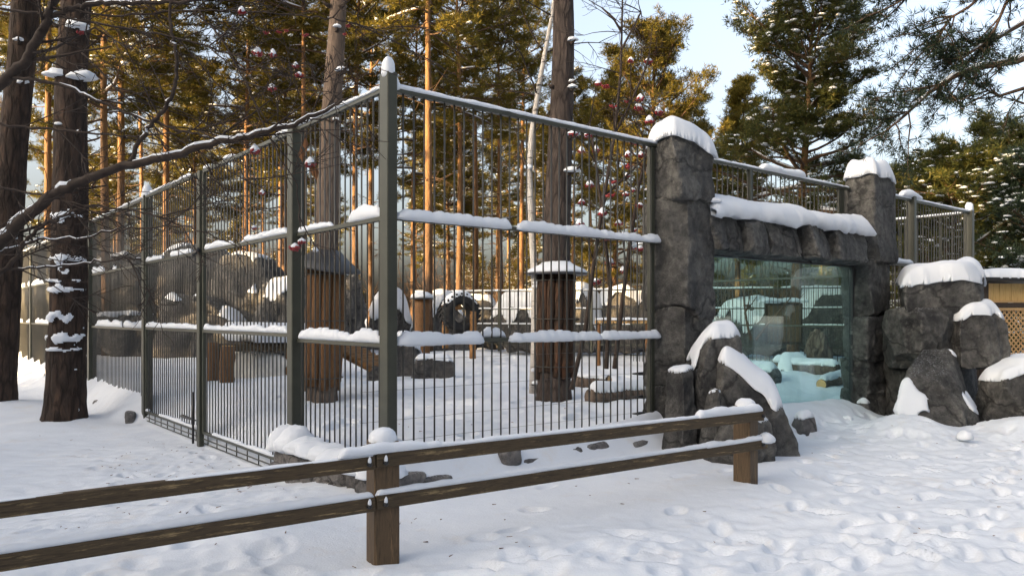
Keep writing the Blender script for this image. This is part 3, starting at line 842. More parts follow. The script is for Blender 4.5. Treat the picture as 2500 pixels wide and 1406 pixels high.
# plinth stones
random.seed(11)
def stones(root, f, a, b, n, z0, z1, seed, big=0.14):
    rs = random.Random(seed); t = a; k = 0
    while t < b:
        w = rs.uniform(0.18, 0.42); z = z0
        while z < z1:
            h = rs.uniform(0.13, 0.24)
            p = f(t + w / 2, n + rs.uniform(-0.03, 0.03), z + h / 2)
            V, F = rock(wbx(p.x, p.y, w * 0.55, big * 0.9, p.z - h * 0.58, p.z + h * 0.58, math.atan2((f(1, 0, 0) - f(0, 0, 0)).y, (f(1, 0, 0) - f(0, 0, 0)).x) + rs.uniform(-0.2, 0.2), (0.015, 0.015), (0, 0), 0.025, seed + k), seed + k, 6, 5, 3, (0.75, 0.95), 0.012, 6)
            part('stone', mk_mesh('stone', V, F, STONE), root)
            z += h; k += 1
        t += w
pl1 = thing('stone_plinth', Fp(1.8, 0.1, 0), 'low rubble stone plinth under the front steel fence, half buried in snow', 'wall')
stones(pl1, Fp, -0.05, 3.6, 0.15, -0.04, 0.12, 100)
pl2 = thing('stone_plinth', Lp(1, 0.05, 0), 'rubble stone plinth end below the corner post with snow heaped on top', 'wall')
stones(pl2, Lp, -0.15, 2.02, 0.14, -0.16, 0.16, 300, 0.16)
stones(pl2, Fp, -0.16, 0.22, 0.16, -0.16, 0.16, 330, 0.14)
V = []
sm = MB()
for k in range(9):
    m = -0.05 + 2.05 * k / 8; q_ = Lp(m, 0.10, 0.19); v_, f_ = blob(q_, (0.24, 0.24, 0.13 + 0.08 * (k in (7, 8))), 200 + k, lump=0.35); sm.add(v_, f_)
snow_part(pl2, sm)['kind'] = 'stuff'
pl3 = thing('stone_plinth', Lp(12, 0.2, 0), 'rubble stone plinth along the long fence run beside the dark pine', 'wall')
stones(pl3, Lp, 8.25, 13.5, 0.22, -0.30, -0.16, 500, 0.12)
pl4 = thing('stone_plinth', Fp(6.5, 0.2, 0), 'snowy row of rubble stones under the viewing glass', 'wall')
for k, (px, py, w, h) in enumerate(((1965, 1055, 0.34, 0.26), (2030, 1030, 0.38, 0.13), (2110, 1015, 0.26, 0.24), (2062, 1035, 0.13, 0.12), (1905, 1075, 0.3, 0.22))):
    d = EYE * F_PX / (py - HY) * 0.99; p_ = P(px, py, d)
    V, F = rock(wbx(p_.x, p_.y, w / 2, 0.13, -0.06, h, 0.55, (0.03, 0.03), (0, 0), 0.03, 700 + k), 700 + k, 8, 5, 4, (0.7, 0.92), 0.015, 5)
    part('stone', mk_mesh('stone', V, F, STONE), pl4)
    snow_part(pl4, snow_on([(V, F)], 0.07, 720 + k, 0.025, 0.5, 1))

# ------------------------------------------------------------------ rock portal with viewing glass
def rocks(root, lst, mat=ROCK, name='rock_block', snow=None, **kw):
    S = []
    for k, (c, sd_) in enumerate(lst):
        V, F = rock(c, sd_, **kw)
        part(name, mk_mesh(name, V, F, mat), root); S.append((V, F))
    if snow: snow_part(root, snow_on(S, **snow))
    return S
p1 = thing('rock_pillar', Fp(4.1, 0.1, 0), 'dark sculpted rock pillar with a fat snow cap, at the end of the barred panel', 'pillar')
S1 = rocks(p1, [(cbx(3.68, 4.42, -0.22, 0.40, 2.98, 3.74, top=(0.02, 0.03, 0.02, 0.04), jit=0.05, seed=1), 1)], n=40, cuts=5, cutd=(0.78, 0.93), rnd=16, amp=0.05)
rocks(p1, [(cbx(3.70, 4.47, -0.25, 0.44, 1.55, 3.03, top=(-0.02, 0.08, 0, 0.08), jit=0.04, seed=2), 2),
           (cbx(3.74, 4.38, -0.25, 0.36, 0.72, 1.66, top=(0, -0.03, 0, -0.03), jit=0.04, seed=3), 3),
           (cbx(3.68, 4.42, -0.25, 0.36, -0.3, 0.78, top=(0.03, 0, 0, 0), jit=0.03, seed=4), 4)], n=40, cuts=5, cutd=(0.78, 0.93), rnd=16, amp=0.05)
snow_part(p1, snow_on(S1, 0.24, 5, 0.02, 0.72, 4, edge=0.13, blur=8))
V, F = blob(Fp(4.33, 0.36, 3.0), (0.13, 0.07, 0.05), 3); snow_part(p1, MB().add(V, F))
p2 = thing('rock_pillar', Fp(8.95, 0.1, 0), 'dark sculpted rock pillar with snow cap, right of the viewing glass', 'pillar')
S2 = rocks(p2, [(cbx(8.48, 9.40, -0.2, 0.36, 2.45, 3.86, top=(0.04, 0.04, 0.0, 0.03), jit=0.05, seed=5), 11)], n=40, cuts=5, cutd=(0.78, 0.93), rnd=16, amp=0.05)
rocks(p2, [(cbx(8.50, 9.34, -0.2, 0.30, 1.55, 2.52, jit=0.03, seed=6), 12), (cbx(8.48, 9.38, -0.2, 0.30, 0.85, 1.60, jit=0.03, seed=7), 13),
           (cbx(8.50, 9.36, -0.2, 0.27, 0.35, 0.90, jit=0.03, seed=8), 14), (cbx(8.50, 9.30, -0.2, 0.32, -0.3, 0.42, jit=0.03, seed=9), 15)], n=30, cuts=4, cutd=(0.78, 0.93), rnd=14, amp=0.045)
snow_part(p2, snow_on(S2, 0.24, 6, 0.02, 0.72, 4, edge=0.13, blur=8))
lt = thing('rock_lintel', Fp(6.4, 0.2, 2.4), 'sculpted rock lintel heaped with snow above the viewing glass', 'lintel')
SL = []
ed = (4.25, 5.0, 5.55, 6.45, 7.2, 8.46)
for k in range(5):
    cc = cbx(ed[k] - 0.015, ed[k + 1] + 0.015, -0.02, 0.42 + 0.06 * (k % 2), 2.40, 2.92, top=(0.05, 0.04, 0, 0.06), jit=0.05, seed=20 + k)
    for i_, dn in ((0, 0.07), (1, -0.06), (4, 0.03), (5, -0.09)): cc[i_] = cc[i_] + NF * dn
    V, F = rock(cc, 20 + k, 32, 14, 4, (0.76, 0.92), 0.05, 2.5)
    part('rock_block', mk_mesh('rock_block', V, F, ROCK), lt); SL.append((V, F))
ss = np.linspace(4.30, 8.40, 190)
ln = lambda f, k, o=3: fbm(ss * f, k * 3.7, 0.2, 60 + k, o)
sag = 0.05 * ln(1.1, 1, 2)
lip = 0.10 * ln(2.3, 2) + 0.05 * ln(8, 3, 3)
hgt_ = 0.05 * ln(1.6, 4) + 0.022 * ln(8, 5, 3)
bul = 0.07 * ln(1.9, 6) + 0.035 * ln(6, 7, 3)
endf = np.sqrt(np.clip(np.minimum(ss - 4.28, 8.42 - ss) / 0.16, 0.03, 1))
prof_ = [(-0.05, 2.84 + 0 * ss), (-0.06, 3.06 + hgt_), (0.02, 3.15 + hgt_), (0.16, 3.16 + hgt_ + sag * 0.4), (0.29, 3.12 + hgt_ + sag * 0.6), (0.38 + bul * 0.5, 3.06 + hgt_ * 0.7), (0.44 + bul, 2.98 + lip * 0.4), (0.455 + bul, 2.91 + lip * 0.8), (0.43 + bul * 0.8, 2.84 + lip), (0.36 + bul * 0.3, 2.845 + lip * 0.6), (0.2 + 0 * ss, 2.84 + 0 * ss)]
V = np.zeros((len(ss), len(prof_), 3))
for j, (n_, z_) in enumerate(prof_):
    nn_ = np.broadcast_to(n_, ss.shape); zz_ = 2.84 + (z_ - 2.84) * endf
    V[:, j] = np.array(C0) + ss[:, None] * np.array(DF) + nn_[:, None] * np.array(NF) + zz_[:, None] * np.array([0, 0, 1.0])
m_ = len(prof_); a = np.arange(len(ss) - 1)[:, None] * m_ + np.arange(m_)[None]; b = np.arange(len(ss) - 1)[:, None] * m_ + (np.arange(m_)[None] + 1) % m_
snow_part(lt, MB().add(V.reshape(-1, 3), [np.stack([a, b, b + m_, a + m_], -1).reshape(-1, 4), np.array([list(range(m_))]), np.array([[(len(ss) - 1) * m_ + j for j in range(m_)][::-1]])]))

gw = thing('viewing_window', Fp(6.4, 0, 0.2), 'large teal tinted viewing glass in a thin black frame under the rock lintel', 'window')
part('pane', MB().box((4.05, 0.02, 2.2), Fp(6.47, 0.0, 1.28), (DF, -DL, Vector((0, 0, 1))), 0).mesh('pane', GLASS, False), gw)
rail(gw, Fp(4.4, 0.0, 2.40), Fp(8.53, 0.0, 2.40), 0.06, 0.07, 'frame', BLACK)
rail(gw, Fp(4.4, 0.0, 0.17), Fp(8.53, 0.0, 0.17), 0.06, 0.07, 'frame', BLACK)
post(gw, Fp(8.50, 0.0, 0), DF, 0.035, 0.08, 0.14, 2.43, name='frame', mat=BLACK)
post(gw, Fp(4.42, 0.0, 0), DF, 0.05, 0.08, 0.14, 2.43, name='frame', mat=BLACK)

# boulders by the first pillar
def boulder(label, corners, seed, T=0.1, slope=0.5, keep=-9, grow=1, n=30, cuts=7, cutd=(0.68, 0.90), amp=0.05, mat=ROCK, rnd=8, res=0.025, edge=None, zmin=-9, name='boulder', cat='boulder', group=None, freq=1.5):
    c = sum((Vector(x) for x in corners), Vector()) / 8
    t = thing(name, (c.x, c.y, corners[0].z), label, cat, group)
    V, F = rock(corners, seed, n, rnd, cuts, cutd, amp)
    part('rock', mk_mesh('rock', V, F, mat), t)
    if T: snow_part(t, snow_on([(V, F)], T, seed, res, slope, grow, edge, keep, zmin, freq=freq))
    return t, (V, F)
boulder('upright dark boulder with rounded snow cap against the pillar beside the glass', wbx(2.36, 8.95, 0.30, 0.26, -0.1, 1.40, 0.2, (0.03, 0.05), (0.0, 0), 0.03, 1), 51, 0.20, 0.5, grow=1, edge=0.20)
boulder('big sloping boulder under a thick snow slab behind the timber fence end', [P(1735, 1160, 8.45), P(1962, 1140, 8.45), P(1955, 1110, 9.1), P(1745, 1130, 9.2), P(1748, 868, 8.6), P(1905, 985, 8.6), P(1895, 975, 9.0), P(1765, 845, 9.1)], 52, 0.20, 0.5, grow=1, edge=0.17, cutd=(0.78, 0.95))
boulder('short squared rock at the foot of the pillar with a thin snow edge', wbx(1.93, 8.78, 0.17, 0.2, -0.1, 1.0, 0.5, (0.02, 0.04), (0, 0), 0.03, 3), 53, 0.04, 0.5)
boulder('low dark rock behind the last timber post', wbx(2.42, 8.25, 0.42, 0.25, -0.15, 0.52, 0.4, (0.15, 0.08), (0.05, 0), 0.05, 4), 54, 0.05, 0.75)
boulder('small wedge rock with a snowy face behind the timber rail', wbx(2.22, 8.45, 0.14, 0.14, 0.0, 0.78, 0.2, (0.08, 0.07), (0.02, 0), 0.03, 5), 55, 0.05, 0.3)
# boulders right of the second pillar
boulder('overhanging top boulder with a broad snow blanket below the right fence', [P(2215, 790, 11.6), P(2400, 750, 11.7), P(2400, 755, 12.8), P(2200, 780, 12.8), P(2195, 690, 11.7), P(2408, 665, 11.7), P(2400, 660, 12.9), P(2190, 680, 12.9)], 61, 0.24, 0.5, grow=2, cuts=4, cutd=(0.82, 0.95), edge=0.18, n=34)
boulder('middle boulder stacked beside the pillar, below the overhanging one', wbx(6.30, 11.95, 0.42, 0.42, 0.78, 1.72, 0.3, (0.02, 0.05), (0, 0), 0.05, 6), 62, 0.0)
boulder('upper right boulder with small snow cap beside the lattice shed', wbx(7.06, 12.0, 0.43, 0.45, 0.80, 1.66, 0.3, (0.06, 0.05), (0.02, 0), 0.05, 7), 63, 0.14, 0.6, keep=0.0, freq=1.0)
boulder('low triangular boulder streaked with snow, foremost right of the glass', [P(2170, 1040, 10.7), P(2415, 1085, 10.5), P(2400, 1040, 11.5), P(2180, 1010, 11.7), P(2200, 925, 11.0), P(2320, 930, 10.9), P(2325, 840, 11.6), P(2250, 845, 11.6)], 64, 0.07, 0.42, keep=-0.08, cuts=4, cutd=(0.8, 0.95), freq=1.3)
boulder('broad low boulder with snow along its top at the right edge', wbx(7.75, 11.5, 0.78, 0.5, -0.2, 0.88, 0.15, (0.03, 0.08), (0, 0), 0.05, 8), 65, 0.13, 0.55)
boulder('recessed dark rock filling the gap behind the stacked boulders', wbx(6.9, 12.6, 0.9, 0.4, -0.2, 1.75, 0.5, (0.05, 0.05), (0, 0), 0.05, 9), 66, 0.0)
for k, (px, py, r_) in enumerate(((2355, 1070, 0.10),)):
    p_ = P(px, py, EYE * F_PX / (py + 12 - HY)); V, F = blob((p_.x, p_.y, gz(p_.x, p_.y) + 0.05), (r_, r_, r_), 77, lump=0.2)
    solo('snow_lump', MB().add(V, F).mesh('snow_lump', SNOW), 'round lump of snow at the foot of the low triangular boulder', 'snow lump')

# ------------------------------------------------------------------ timber post-and-rail fence in front
W1 = Vector((-0.87, 4.89, 0)); W2 = Vector((2.20, 7.10, 0)); W0 = Vector((-3.75, 3.30, 0))
tf = thing('timber_fence', W1, 'low dark stained timber post and rail fence dusted with snow', 'fence')
def wpost(p, yaw, w, d, z0, z1, nm='post', cap=0.09, seed=0):
    ax = (Vector((math.cos(yaw), math.sin(yaw), 0)), Vector((-math.sin(yaw), math.cos(yaw), 0)), Vector((0, 0, 1)))
    me = MB().box((w, d, z1 - z0), (0, 0, (z0 + z1) / 2), None, 0.008).mesh(nm, WOODV, False)
    o = bpy.data.objects.new(nm, me); COL.objects.link(o); o.parent = tf; o.location = Vector((p.x, p.y, 0)) - ORI[tf.name]; o.rotation_euler = (0, 0, yaw)
    ORI[o.name] = Vector((0, 0, 0))
    if cap:
        V, Fq = blob((0, 0, z1 - 0.005), (w * 0.50, d * 0.50, cap), seed, lump=0.1, power=0.7)
        V[:, :2] = np.clip(V[:, :2] * 1.12, [-w * 0.5, -d * 0.5], [w * 0.5, d * 0.5])
        part('snow_cap', MB().add(V, Fq).mesh('snow_cap', SNOW), o, loc=(0, 0, 0))
    return o
wpost(W1 + Vector((0.03, 0.12, 0)), math.atan2(W2.y - W1.y, W2.x - W1.x) - 0.10, 0.172, 0.16, -0.25, 0.79, cap=0.085, seed=3)
wpost(W2 + Vector((-0.01, 0.12, 0)), math.radians(47), 0.17, 0.17, -0.2, 0.76, cap=0.07, seed=4)
wpost(W0 + Vector((0.0, 0.1, 0)), math.radians(30), 0.185, 0.17, -0.2, 0.72, cap=0.08, seed=5)
def wrail(a, b, h=0.088, w=0.055, seed=0, snow=(0.035, -9), toff=0.0):
    a, b = Vector(a), Vector(b); L = (b - a).length; ax = axes_of(b - a)
    V, Fs = cbox(round(L, 3), w, h, 0.005)
    me = mk_mesh('rail', V, Fs, WOOD, False)
    o = bpy.data.objects.new('rail', me); COL.objects.link(o); o.parent = tf
    o.matrix_local = Matrix.Translation((a + b) / 2 - ORI[tf.name]) @ Matrix((ax[0], ax[1], ax[2])).transposed().to_4x4()
    ORI[o.name] = ORI[tf.name]
    up = Vector((0, 0, h / 2))
    mb = strip((a + up, b + up), w * 1.02, snow[0], seed, 0.02, snow[1], 0.004, lump=0.45)
    if mb: snow_part(tf, mb)
D12 = (W2 - W1).normalized(); D01 = (W1 - W0).normalized()
zz = Vector((0, 0, 1))
wrail(W1 - D12 * 0.0 + zz * 0.680, W2 + D12 * 0.17 + zz * 0.665, seed=1, snow=(0.032, -9))
wrail(W1 + D12 * 0.0 + zz * 0.415, W2 + D12 * 0.22 + zz * 0.40, seed=2, snow=(0.038, -9))
wrail(W0 + zz * 0.575, W1 - D01 * 0.004 + zz * 0.672, seed=3, snow=(0.014, -0.12))
wrail(W0 + zz * 0.30, W1 - D01 * 0.004 + zz * 0.408, seed=4, snow=(0.050, -9))
for z in (0.665, 0.402):
    for s_ in (-0.055, 0.055):
        p_ = W1 + (D12 if s_ > 0 else D01) * s_ + zz * z
        part('bolt', MB().tube([p_ + NF * 0.02, p_ + NF * 0.046, p_ + NF * 0.05], (0.016, 0.016, 0.010), 10).mesh('bolt', BLACK), tf)
        V, Fq = blob(p_ + NF * 0.04 + zz * 0.016, (0.012, 0.012, 0.03), 3); snow_part(tf, MB().add(V, Fq))
snow_part(tf, strip((W1 - D12 * 0.25 + zz * 0.722, W1 + D12 * 0.5 + zz * 0.722), 0.07, 0.06, 8, 0.02, None, 0.006, lump=0.5))
snow_part(tf, strip((W2 - D12 * 0.75 + zz * 0.708, W2 + D12 * 0.16 + zz * 0.708), 0.09, 0.075, 9, 0.02, None, 0.006, lump=0.6))
snow_part(tf, strip((W2 - D12 * 0.65 + zz * 0.442, W2 + D12 * 0.22 + zz * 0.442), 0.09, 0.06, 10, 0.02, None, 0.006, lump=0.6))
V, Fq = blob(W2 + D12 * 0.20 + NF * 0.02 + zz * 0.43, (0.09, 0.08, 0.08), 12, lump=0.25); snow_part(tf, MB().add(V, Fq))
for z in (0.665, 0.400):
    p_ = W2 + D12 * 0.14 + zz * z
    part('bolt', MB().tube([p_ + NF * 0.02, p_ + NF * 0.05], (0.018, 0.014), 10).mesh('bolt', BLACK), tf)

# ------------------------------------------------------------------ trees
def tufts_mesh(C, Dr, S, seed, per=10, width=0.11, up=0.25, spread=0.9):
    rs = np.random.RandomState(seed)
    n = len(C)
    C = np.repeat(C, per, 0); Dr = np.repeat(Dr, per, 0); S = np.repeat(S, per)
    rnd = rs.normal(size=(n * per, 3)); rnd /= np.linalg.norm(rnd, axis=1)[:, None]
    d = Dr * 0.55 + rnd * spread + np.array([0, 0, up]); d /= np.linalg.norm(d, axis=1)[:, None]
    ln = S * rs.uniform(0.6, 1.15, n * per)
    p = fcross(d, rs.normal(size=(n * per, 3))); p /= np.linalg.norm(p, axis=1)[:, None] + 1e-9
    w = (S * width)[:, None] * p
    base = C + rnd * (S * 0.18)[:, None]
    tip = base + d * ln[:, None]
    V = np.stack([base + w * 0.5, tip, base - w * 0.5], 1).reshape(-1, 3)
    k = np.arange(n * per)[:, None] * 3
    return V, [np.hstack([k, k + 1, k + 2])]

def curve_path(p, d, L, n, bend, rs, wob=0.12):
    pts = [np.array(p, float)]; d = np.array(d, float); d /= np.linalg.norm(d)
    for i in range(n):
        d = d + np.array([rs.normal() * wob, rs.normal() * wob, bend / n + rs.normal() * wob * 0.6]); d /= np.linalg.norm(d)
        pts.append(pts[-1] + d * L / n)
    return np.array(pts)

def gen_pine(seed, H, r0, cb, Rmax, prof, nbr, dead=10, per=8, tsize=0.19, sway=0.25, el=(-8, 50), bend=0.35, bark=None, needles=None, snow=0.0, width=0.17, subs=9, twigs=True, tseg=9, tw=4):
    """returns dict of meshes at the origin: trunk, crown, snow"""
    rs = np.random.RandomState(seed)
    n = 16
    t = np.linspace(0, 1, n)
    path = np.stack([sway * (np.sin(t * rs.uniform(1.5, 3.5) + rs.uniform(0, 6)) - 0) * t, sway * np.sin(t * rs.uniform(1.5, 3.5) + rs.uniform(0, 6)) * t, t * H], -1)
    path[:, :2] -= path[0, :2]
    path[0, 2] = -0.4
    rad = r0 * (1 - t) ** 0.75 * 0.9 + 0.012; rad[0] = r0 * 1.15
    wood = MB().tube(path, rad, tseg)
    lim = MB()
    at = lambda z: np.array([np.interp(z, path[:, 2], path[:, 0]), np.interp(z, path[:, 2], path[:, 1]), z])
    C, Dv, S = [], [], []
    sn = MB()
    for i in range(nbr):
        tt = (i + rs.uniform(0, 0.9)) / nbr
        z = H * (cb + (1 - cb) * tt * 0.985)
        az = i * 2.399 + rs.normal() * 0.5
        L = Rmax * prof(tt) * rs.uniform(0.65, 1.15)
        e = R(el[0] + (el[1] - el[0]) * tt + rs.normal() * 8)
        d = (math.cos(az) * math.cos(e), math.sin(az) * math.cos(e), math.sin(e))
        bp = curve_path(at(z), d, L, 6, bend * rs.uniform(0.3, 1.3) - 0.25 * (tt < 0.3), rs, 0.13)
        rb = max(0.012, min(0.085, 0.02 * L + 0.01)) * rs.uniform(0.7, 1.1)
        lim.tube(bp, np.linspace(rb, 0.008, 7), 5, False)
        if snow > 0 and rs.rand() < snow:
            sp = bp[0:5].copy(); sp[:, 2] += rb * 0.8; sn.tube(sp, np.array([0.3, 1, 1.1, 0.9, 0.3]) * rb * 0.9, 5, True, 0.7)
        for k in range(subs):
            f = rs.uniform(0.18, 1.0) ** 0.8
            q = np.array([np.interp(f * 6, range(7), bp[:, c]) for c in range(3)])
            bd = bp[min(6, int(f * 6) + 1)] - bp[int(f * 6) if f < 1 else 5]; bd /= np.linalg.norm(bd) + 1e-9
            sdir = fcross(bd, [0, 0, 1.0]); sdir /= np.linalg.norm(sdir) + 1e-9
            dd = bd * 0.8 + sdir * rs.choice([-1, 1]) * rs.uniform(0.5, 1.2) + np.array([0, 0, rs.uniform(-0.08, 0.30)])
            Ls = (0.28 + 0.34 * L * (1.1 - f)) * rs.uniform(0.7, 1.3)
            sp = curve_path(q, dd, Ls, 3, 0.3, rs, 0.18)
            if twigs: lim.tube(sp, np.linspace(0.014, 0.005, 4), 3, False)
            for w in range(1, 4):
                for _ in range(tw):
                    C.append(sp[w] + rs.normal(size=3) * np.array([0.13, 0.13, 0.05])); Dv.append((sp[w] - sp[w - 1]) / (Ls / 3)); S.append(tsize * rs.uniform(0.75, 1.2))
        C.append(bp[6]); Dv.append((bp[6] - bp[5]) / (L / 6)); S.append(tsize * 1.1)
    for i in range(dead):
        z = H * rs.uniform(0.18, cb + 0.1); az = rs.uniform(0, 6.28); e = R(rs.uniform(-15, 30)); L = rs.uniform(0.3, 1.6) * min(1, Rmax / 2)
        bp = curve_path(at(z), (math.cos(az) * math.cos(e), math.sin(az) * math.cos(e), math.sin(e)), L, 4, 0.1, rs, 0.2)
        lim.tube(bp, np.linspace(0.022, 0.005, 5), 4, False)
        for k in range(3):
            q = bp[rs.randint(1, 4)]; sp = curve_path(q, rs.normal(size=3), L * 0.4, 3, 0, rs, 0.25); lim.tube(sp, np.linspace(0.010, 0.004, 4), 3, False)
    C, Dv, S = np.array(C), np.array(Dv), np.array(S)
    out = {'trunk': wood.mesh('trunk', bark or BARKO), 'limbs': lim.mesh('limbs', TWIGB)}
    V, F = tufts_mesh(C, Dv, S, seed + 1, per, width)
    out['crown'] = mk_mesh('crown', V, F, needles or NEEDLE, False)
    if snow > 0:
        pick = np.where(rs.rand(len(C)) < snow * 0.22)[0]
        for k in pick:
            V, F = blob(C[k] + np.array([0, 0, 0.04]), (rs.uniform(0.05, 0.15), rs.uniform(0.05, 0.14), rs.uniform(0.03, 0.06)), int(k), n=3, lump=0.8)
            sn.add(V, F)
        out['snow'] = sn.mesh('snow', SNOW)
    out['path'] = path
    return out

def put_tree(tm, loc, rz, sc, label, group=None, name='pine_tree'):
    t = thing(name, loc, label, 'tree', group)
    t.rotation_euler = (0, 0, rz); t.scale = (sc[0], sc[0], sc[1])
    for nm in ('trunk', 'limbs', 'crown', 'snow'):
        if nm in tm:
            o = bpy.data.objects.new(nm, tm[nm]); COL.objects.link(o); o.parent = t
            if nm != 'trunk': o['kind'] = 'stuff'
    return t

round_prof = lambda t: 1.15 * (0.45 + 0.75 * math.sin(math.pi * min(1, 0.12 + 0.75 * t))) * (1.02 - 0.55 * t)
cone_prof = lambda t: 1.05 * (1 - t) ** 0.75 + 0.12
tall_prof = lambda t: (0.7 + 0.5 * math.sin(math.pi * t)) * (1.05 - 0.7 * t)
VAR = [gen_pine(900, 17, 0.15, 0.42, 2.6, tall_prof, 62, 16, snow=0.25),
       gen_pine(901, 19, 0.155, 0.50, 2.4, round_prof, 56, 20, snow=0.2),
       gen_pine(902, 15, 0.13, 0.35, 2.5, tall_prof, 62, 14, snow=0.3),
       gen_pine(903, 21, 0.18, 0.55, 2.8, round_prof, 60, 22, snow=0.15),
       gen_pine(904, 12, 0.12, 0.22, 2.3, cone_prof, 64, 10, snow=0.6),
       gen_pine(905, 18, 0.12, 0.60, 2.0, round_prof, 44, 26, snow=0.15)]

# far and middle forest: (pixel x of the trunk, distance, kind, scale)
LBL = 'tall pine standing in the forest behind the enclosure'
GRP = 'forest pines behind the enclosure'
rs = random.Random(77)
spots = [(1045, 27, 3, 0.95), (262, 24, 0, 1.0), (290, 25, 1, 0.95), (408, 30, 1, 1.05), (1118, 33, 1, 1.0), (1160, 40, 3, 1.0), (1010, 36, 0, 1.0),
         (600, 30, 0, 0.95), (690, 34, 2, 1.1), (735, 28, 5, 1.0), (870, 32, 0, 1.05), (905, 40, 1, 1.1), (1225, 36, 5, 1.0), (1275, 46, 3, 1.0),
         (470, 33, 2, 0.8), (345, 38, 5, 1.1), (200, 30, 2, 0.85), (120, 27, 1, 1.0), (-20, 28, 3, 1.0), (-90, 30, 0, 1.0),
         (1330, 50, 2, 0.95), (1445, 44, 5, 0.75), (1215, 54, 0, 1.0), (1090, 50, 2, 1.0), (800, 48, 3, 1.0), (645, 55, 5, 1.0)]
OWN = {1045: 'tall orange pine just right of the tall corner post', 262: 'left stem of the twin orange pines right of the dark trunk', 290: 'right stem of the twin orange pines right of the dark trunk',
       408: 'straight orange pine crossed by the upright rowan branch', 1118: 'orange pine trunk second right of the tall corner post', 600: 'pine behind the gate above the snowy outcrop',
       735: 'pine left of the straight grey pine', 870: 'pine between the straight grey pine and the corner post', 1225: 'slim pine left of the white birch', 120: 'sunlit pine between the two dark trunks at left',
       -20: 'pine cut by the left picture edge', 1445: 'thin pine right of the thickest dark trunk', 470: 'pine behind the gate leaf meeting stile', 1010: 'pine hidden behind the tall corner post'}
for px, d, k, s_ in spots:
    x, y = (px - CX) / F_PX * d, d
    put_tree(VAR[k], (x, y, gz(x, y)), rs.uniform(0, 6.28), (s_, s_), OWN.get(px, LBL), GRP)
cand = []
while len(cand) < 36:
    px = rs.uniform(-150, 1420); d = rs.uniform(42, 100)
    cand.append((px, d, rs.choice((0, 1, 2, 3, 5, 5)), rs.uniform(0.8, 1.1)))
while len(cand) < 60:
    px = rs.uniform(1400, 2650); d = rs.uniform(60, 120)
    cand.append((px, d, rs.choice((0, 2, 4, 5)), rs.uniform(0.42, 0.62) if px < 2150 else rs.uniform(0.6, 0.8)))
for _ in range(24): cand.append((rs.uniform(-100, 1480), rs.uniform(52, 95), 4, rs.uniform(0.5, 0.8)))
for px, d, k, s_ in cand:
    x, y = (px - CX) / F_PX * d, d
    put_tree(VAR[k], (x, y, gz(x, y)), rs.uniform(0, 6.28), (s_, s_ * rs.uniform(0.9, 1.1)), LBL, GRP)

UNDER = []
rsu = np.random.RandomState(9)
# the individual pines on the right, against the sky
def own_pine(px, d, top_px, label, seed, r0, cb, Rmax, prof, nbr, lean=(0, 0), rz=0.0, **kw):
    H = EYE + (HY - top_px) / F_PX * d
    x, y = (px - CX) / F_PX * d, d
    tm = gen_pine(seed, H, r0, cb, Rmax, prof, nbr, **kw)
    t = put_tree(tm, (x, y, gz(x, y)), rz, (1, 1), label)
    t.rotation_euler = (lean[1], lean[0], rz)
    return t
open_prof = lambda t: (1.15 - 0.75 * t) * (0.75 + 0.35 * math.sin(9 * t)) + 0.05
own_pine(1935, 25, 35, 'large open-crowned pine rising behind the lintel railing', 911, 0.21, 0.34, 4.2, open_prof, 86, lean=(0.03, 0), snow=0.2, per=7, tsize=0.17, tw=6, el=(-6, 40), bend=0.2, subs=13, dead=14, needles=NEEDLEG)
own_pine(1605, 32, 105, 'rounded sunlit pine right of the thick dark trunk', 912, 0.17, 0.38, 3.4, round_prof, 70, subs=11, per=7, tsize=0.18, tw=5)
own_pine(1805, 36, 205, 'smaller golden pine left of the large open-crowned pine', 913, 0.15, 0.34, 2.2, cone_prof, 56, subs=11, per=7, tsize=0.18, tw=5)
own_pine(1700, 44, 300, 'short pine crown filling the gap above the rock pillar', 914, 0.15, 0.30, 2.4, round_prof, 50)
own_pine(1500, 38, 210, 'bushy pine behind the berry tree', 915, 0.15, 0.25, 2.6, round_prof, 60)
own_pine(2330, 24, 395, 'dense snowy pine behind the right boulders', 916, 0.16, 0.08, 2.6, round_prof, 76, needles=NEEDLEG, snow=0.35, subs=10, el=(-10, 40))
own_pine(2460, 30, 345, 'broad pine with golden top at the right edge', 917, 0.18, 0.12, 3.2, round_prof, 78, snow=0.3, subs=9, needles=NEEDLEG)
own_pine(2230, 34, 425, 'snow flecked pine behind the second rock pillar', 918, 0.15, 0.15, 2.6, round_prof, 64, snow=0.4, subs=8, needles=NEEDLEG)
own_pine(2560, 22, 420, 'dark pine beyond the shed at the right edge', 919, 0.16, 0.10, 2.6, round_prof, 66, needles=NEEDLED, snow=0.7, subs=8)
own_pine(2080, 48, 420, 'low distant pine between the open-crowned pine and second pillar', 920, 0.14, 0.2, 2.6, round_prof, 50, needles=NEEDLEG)

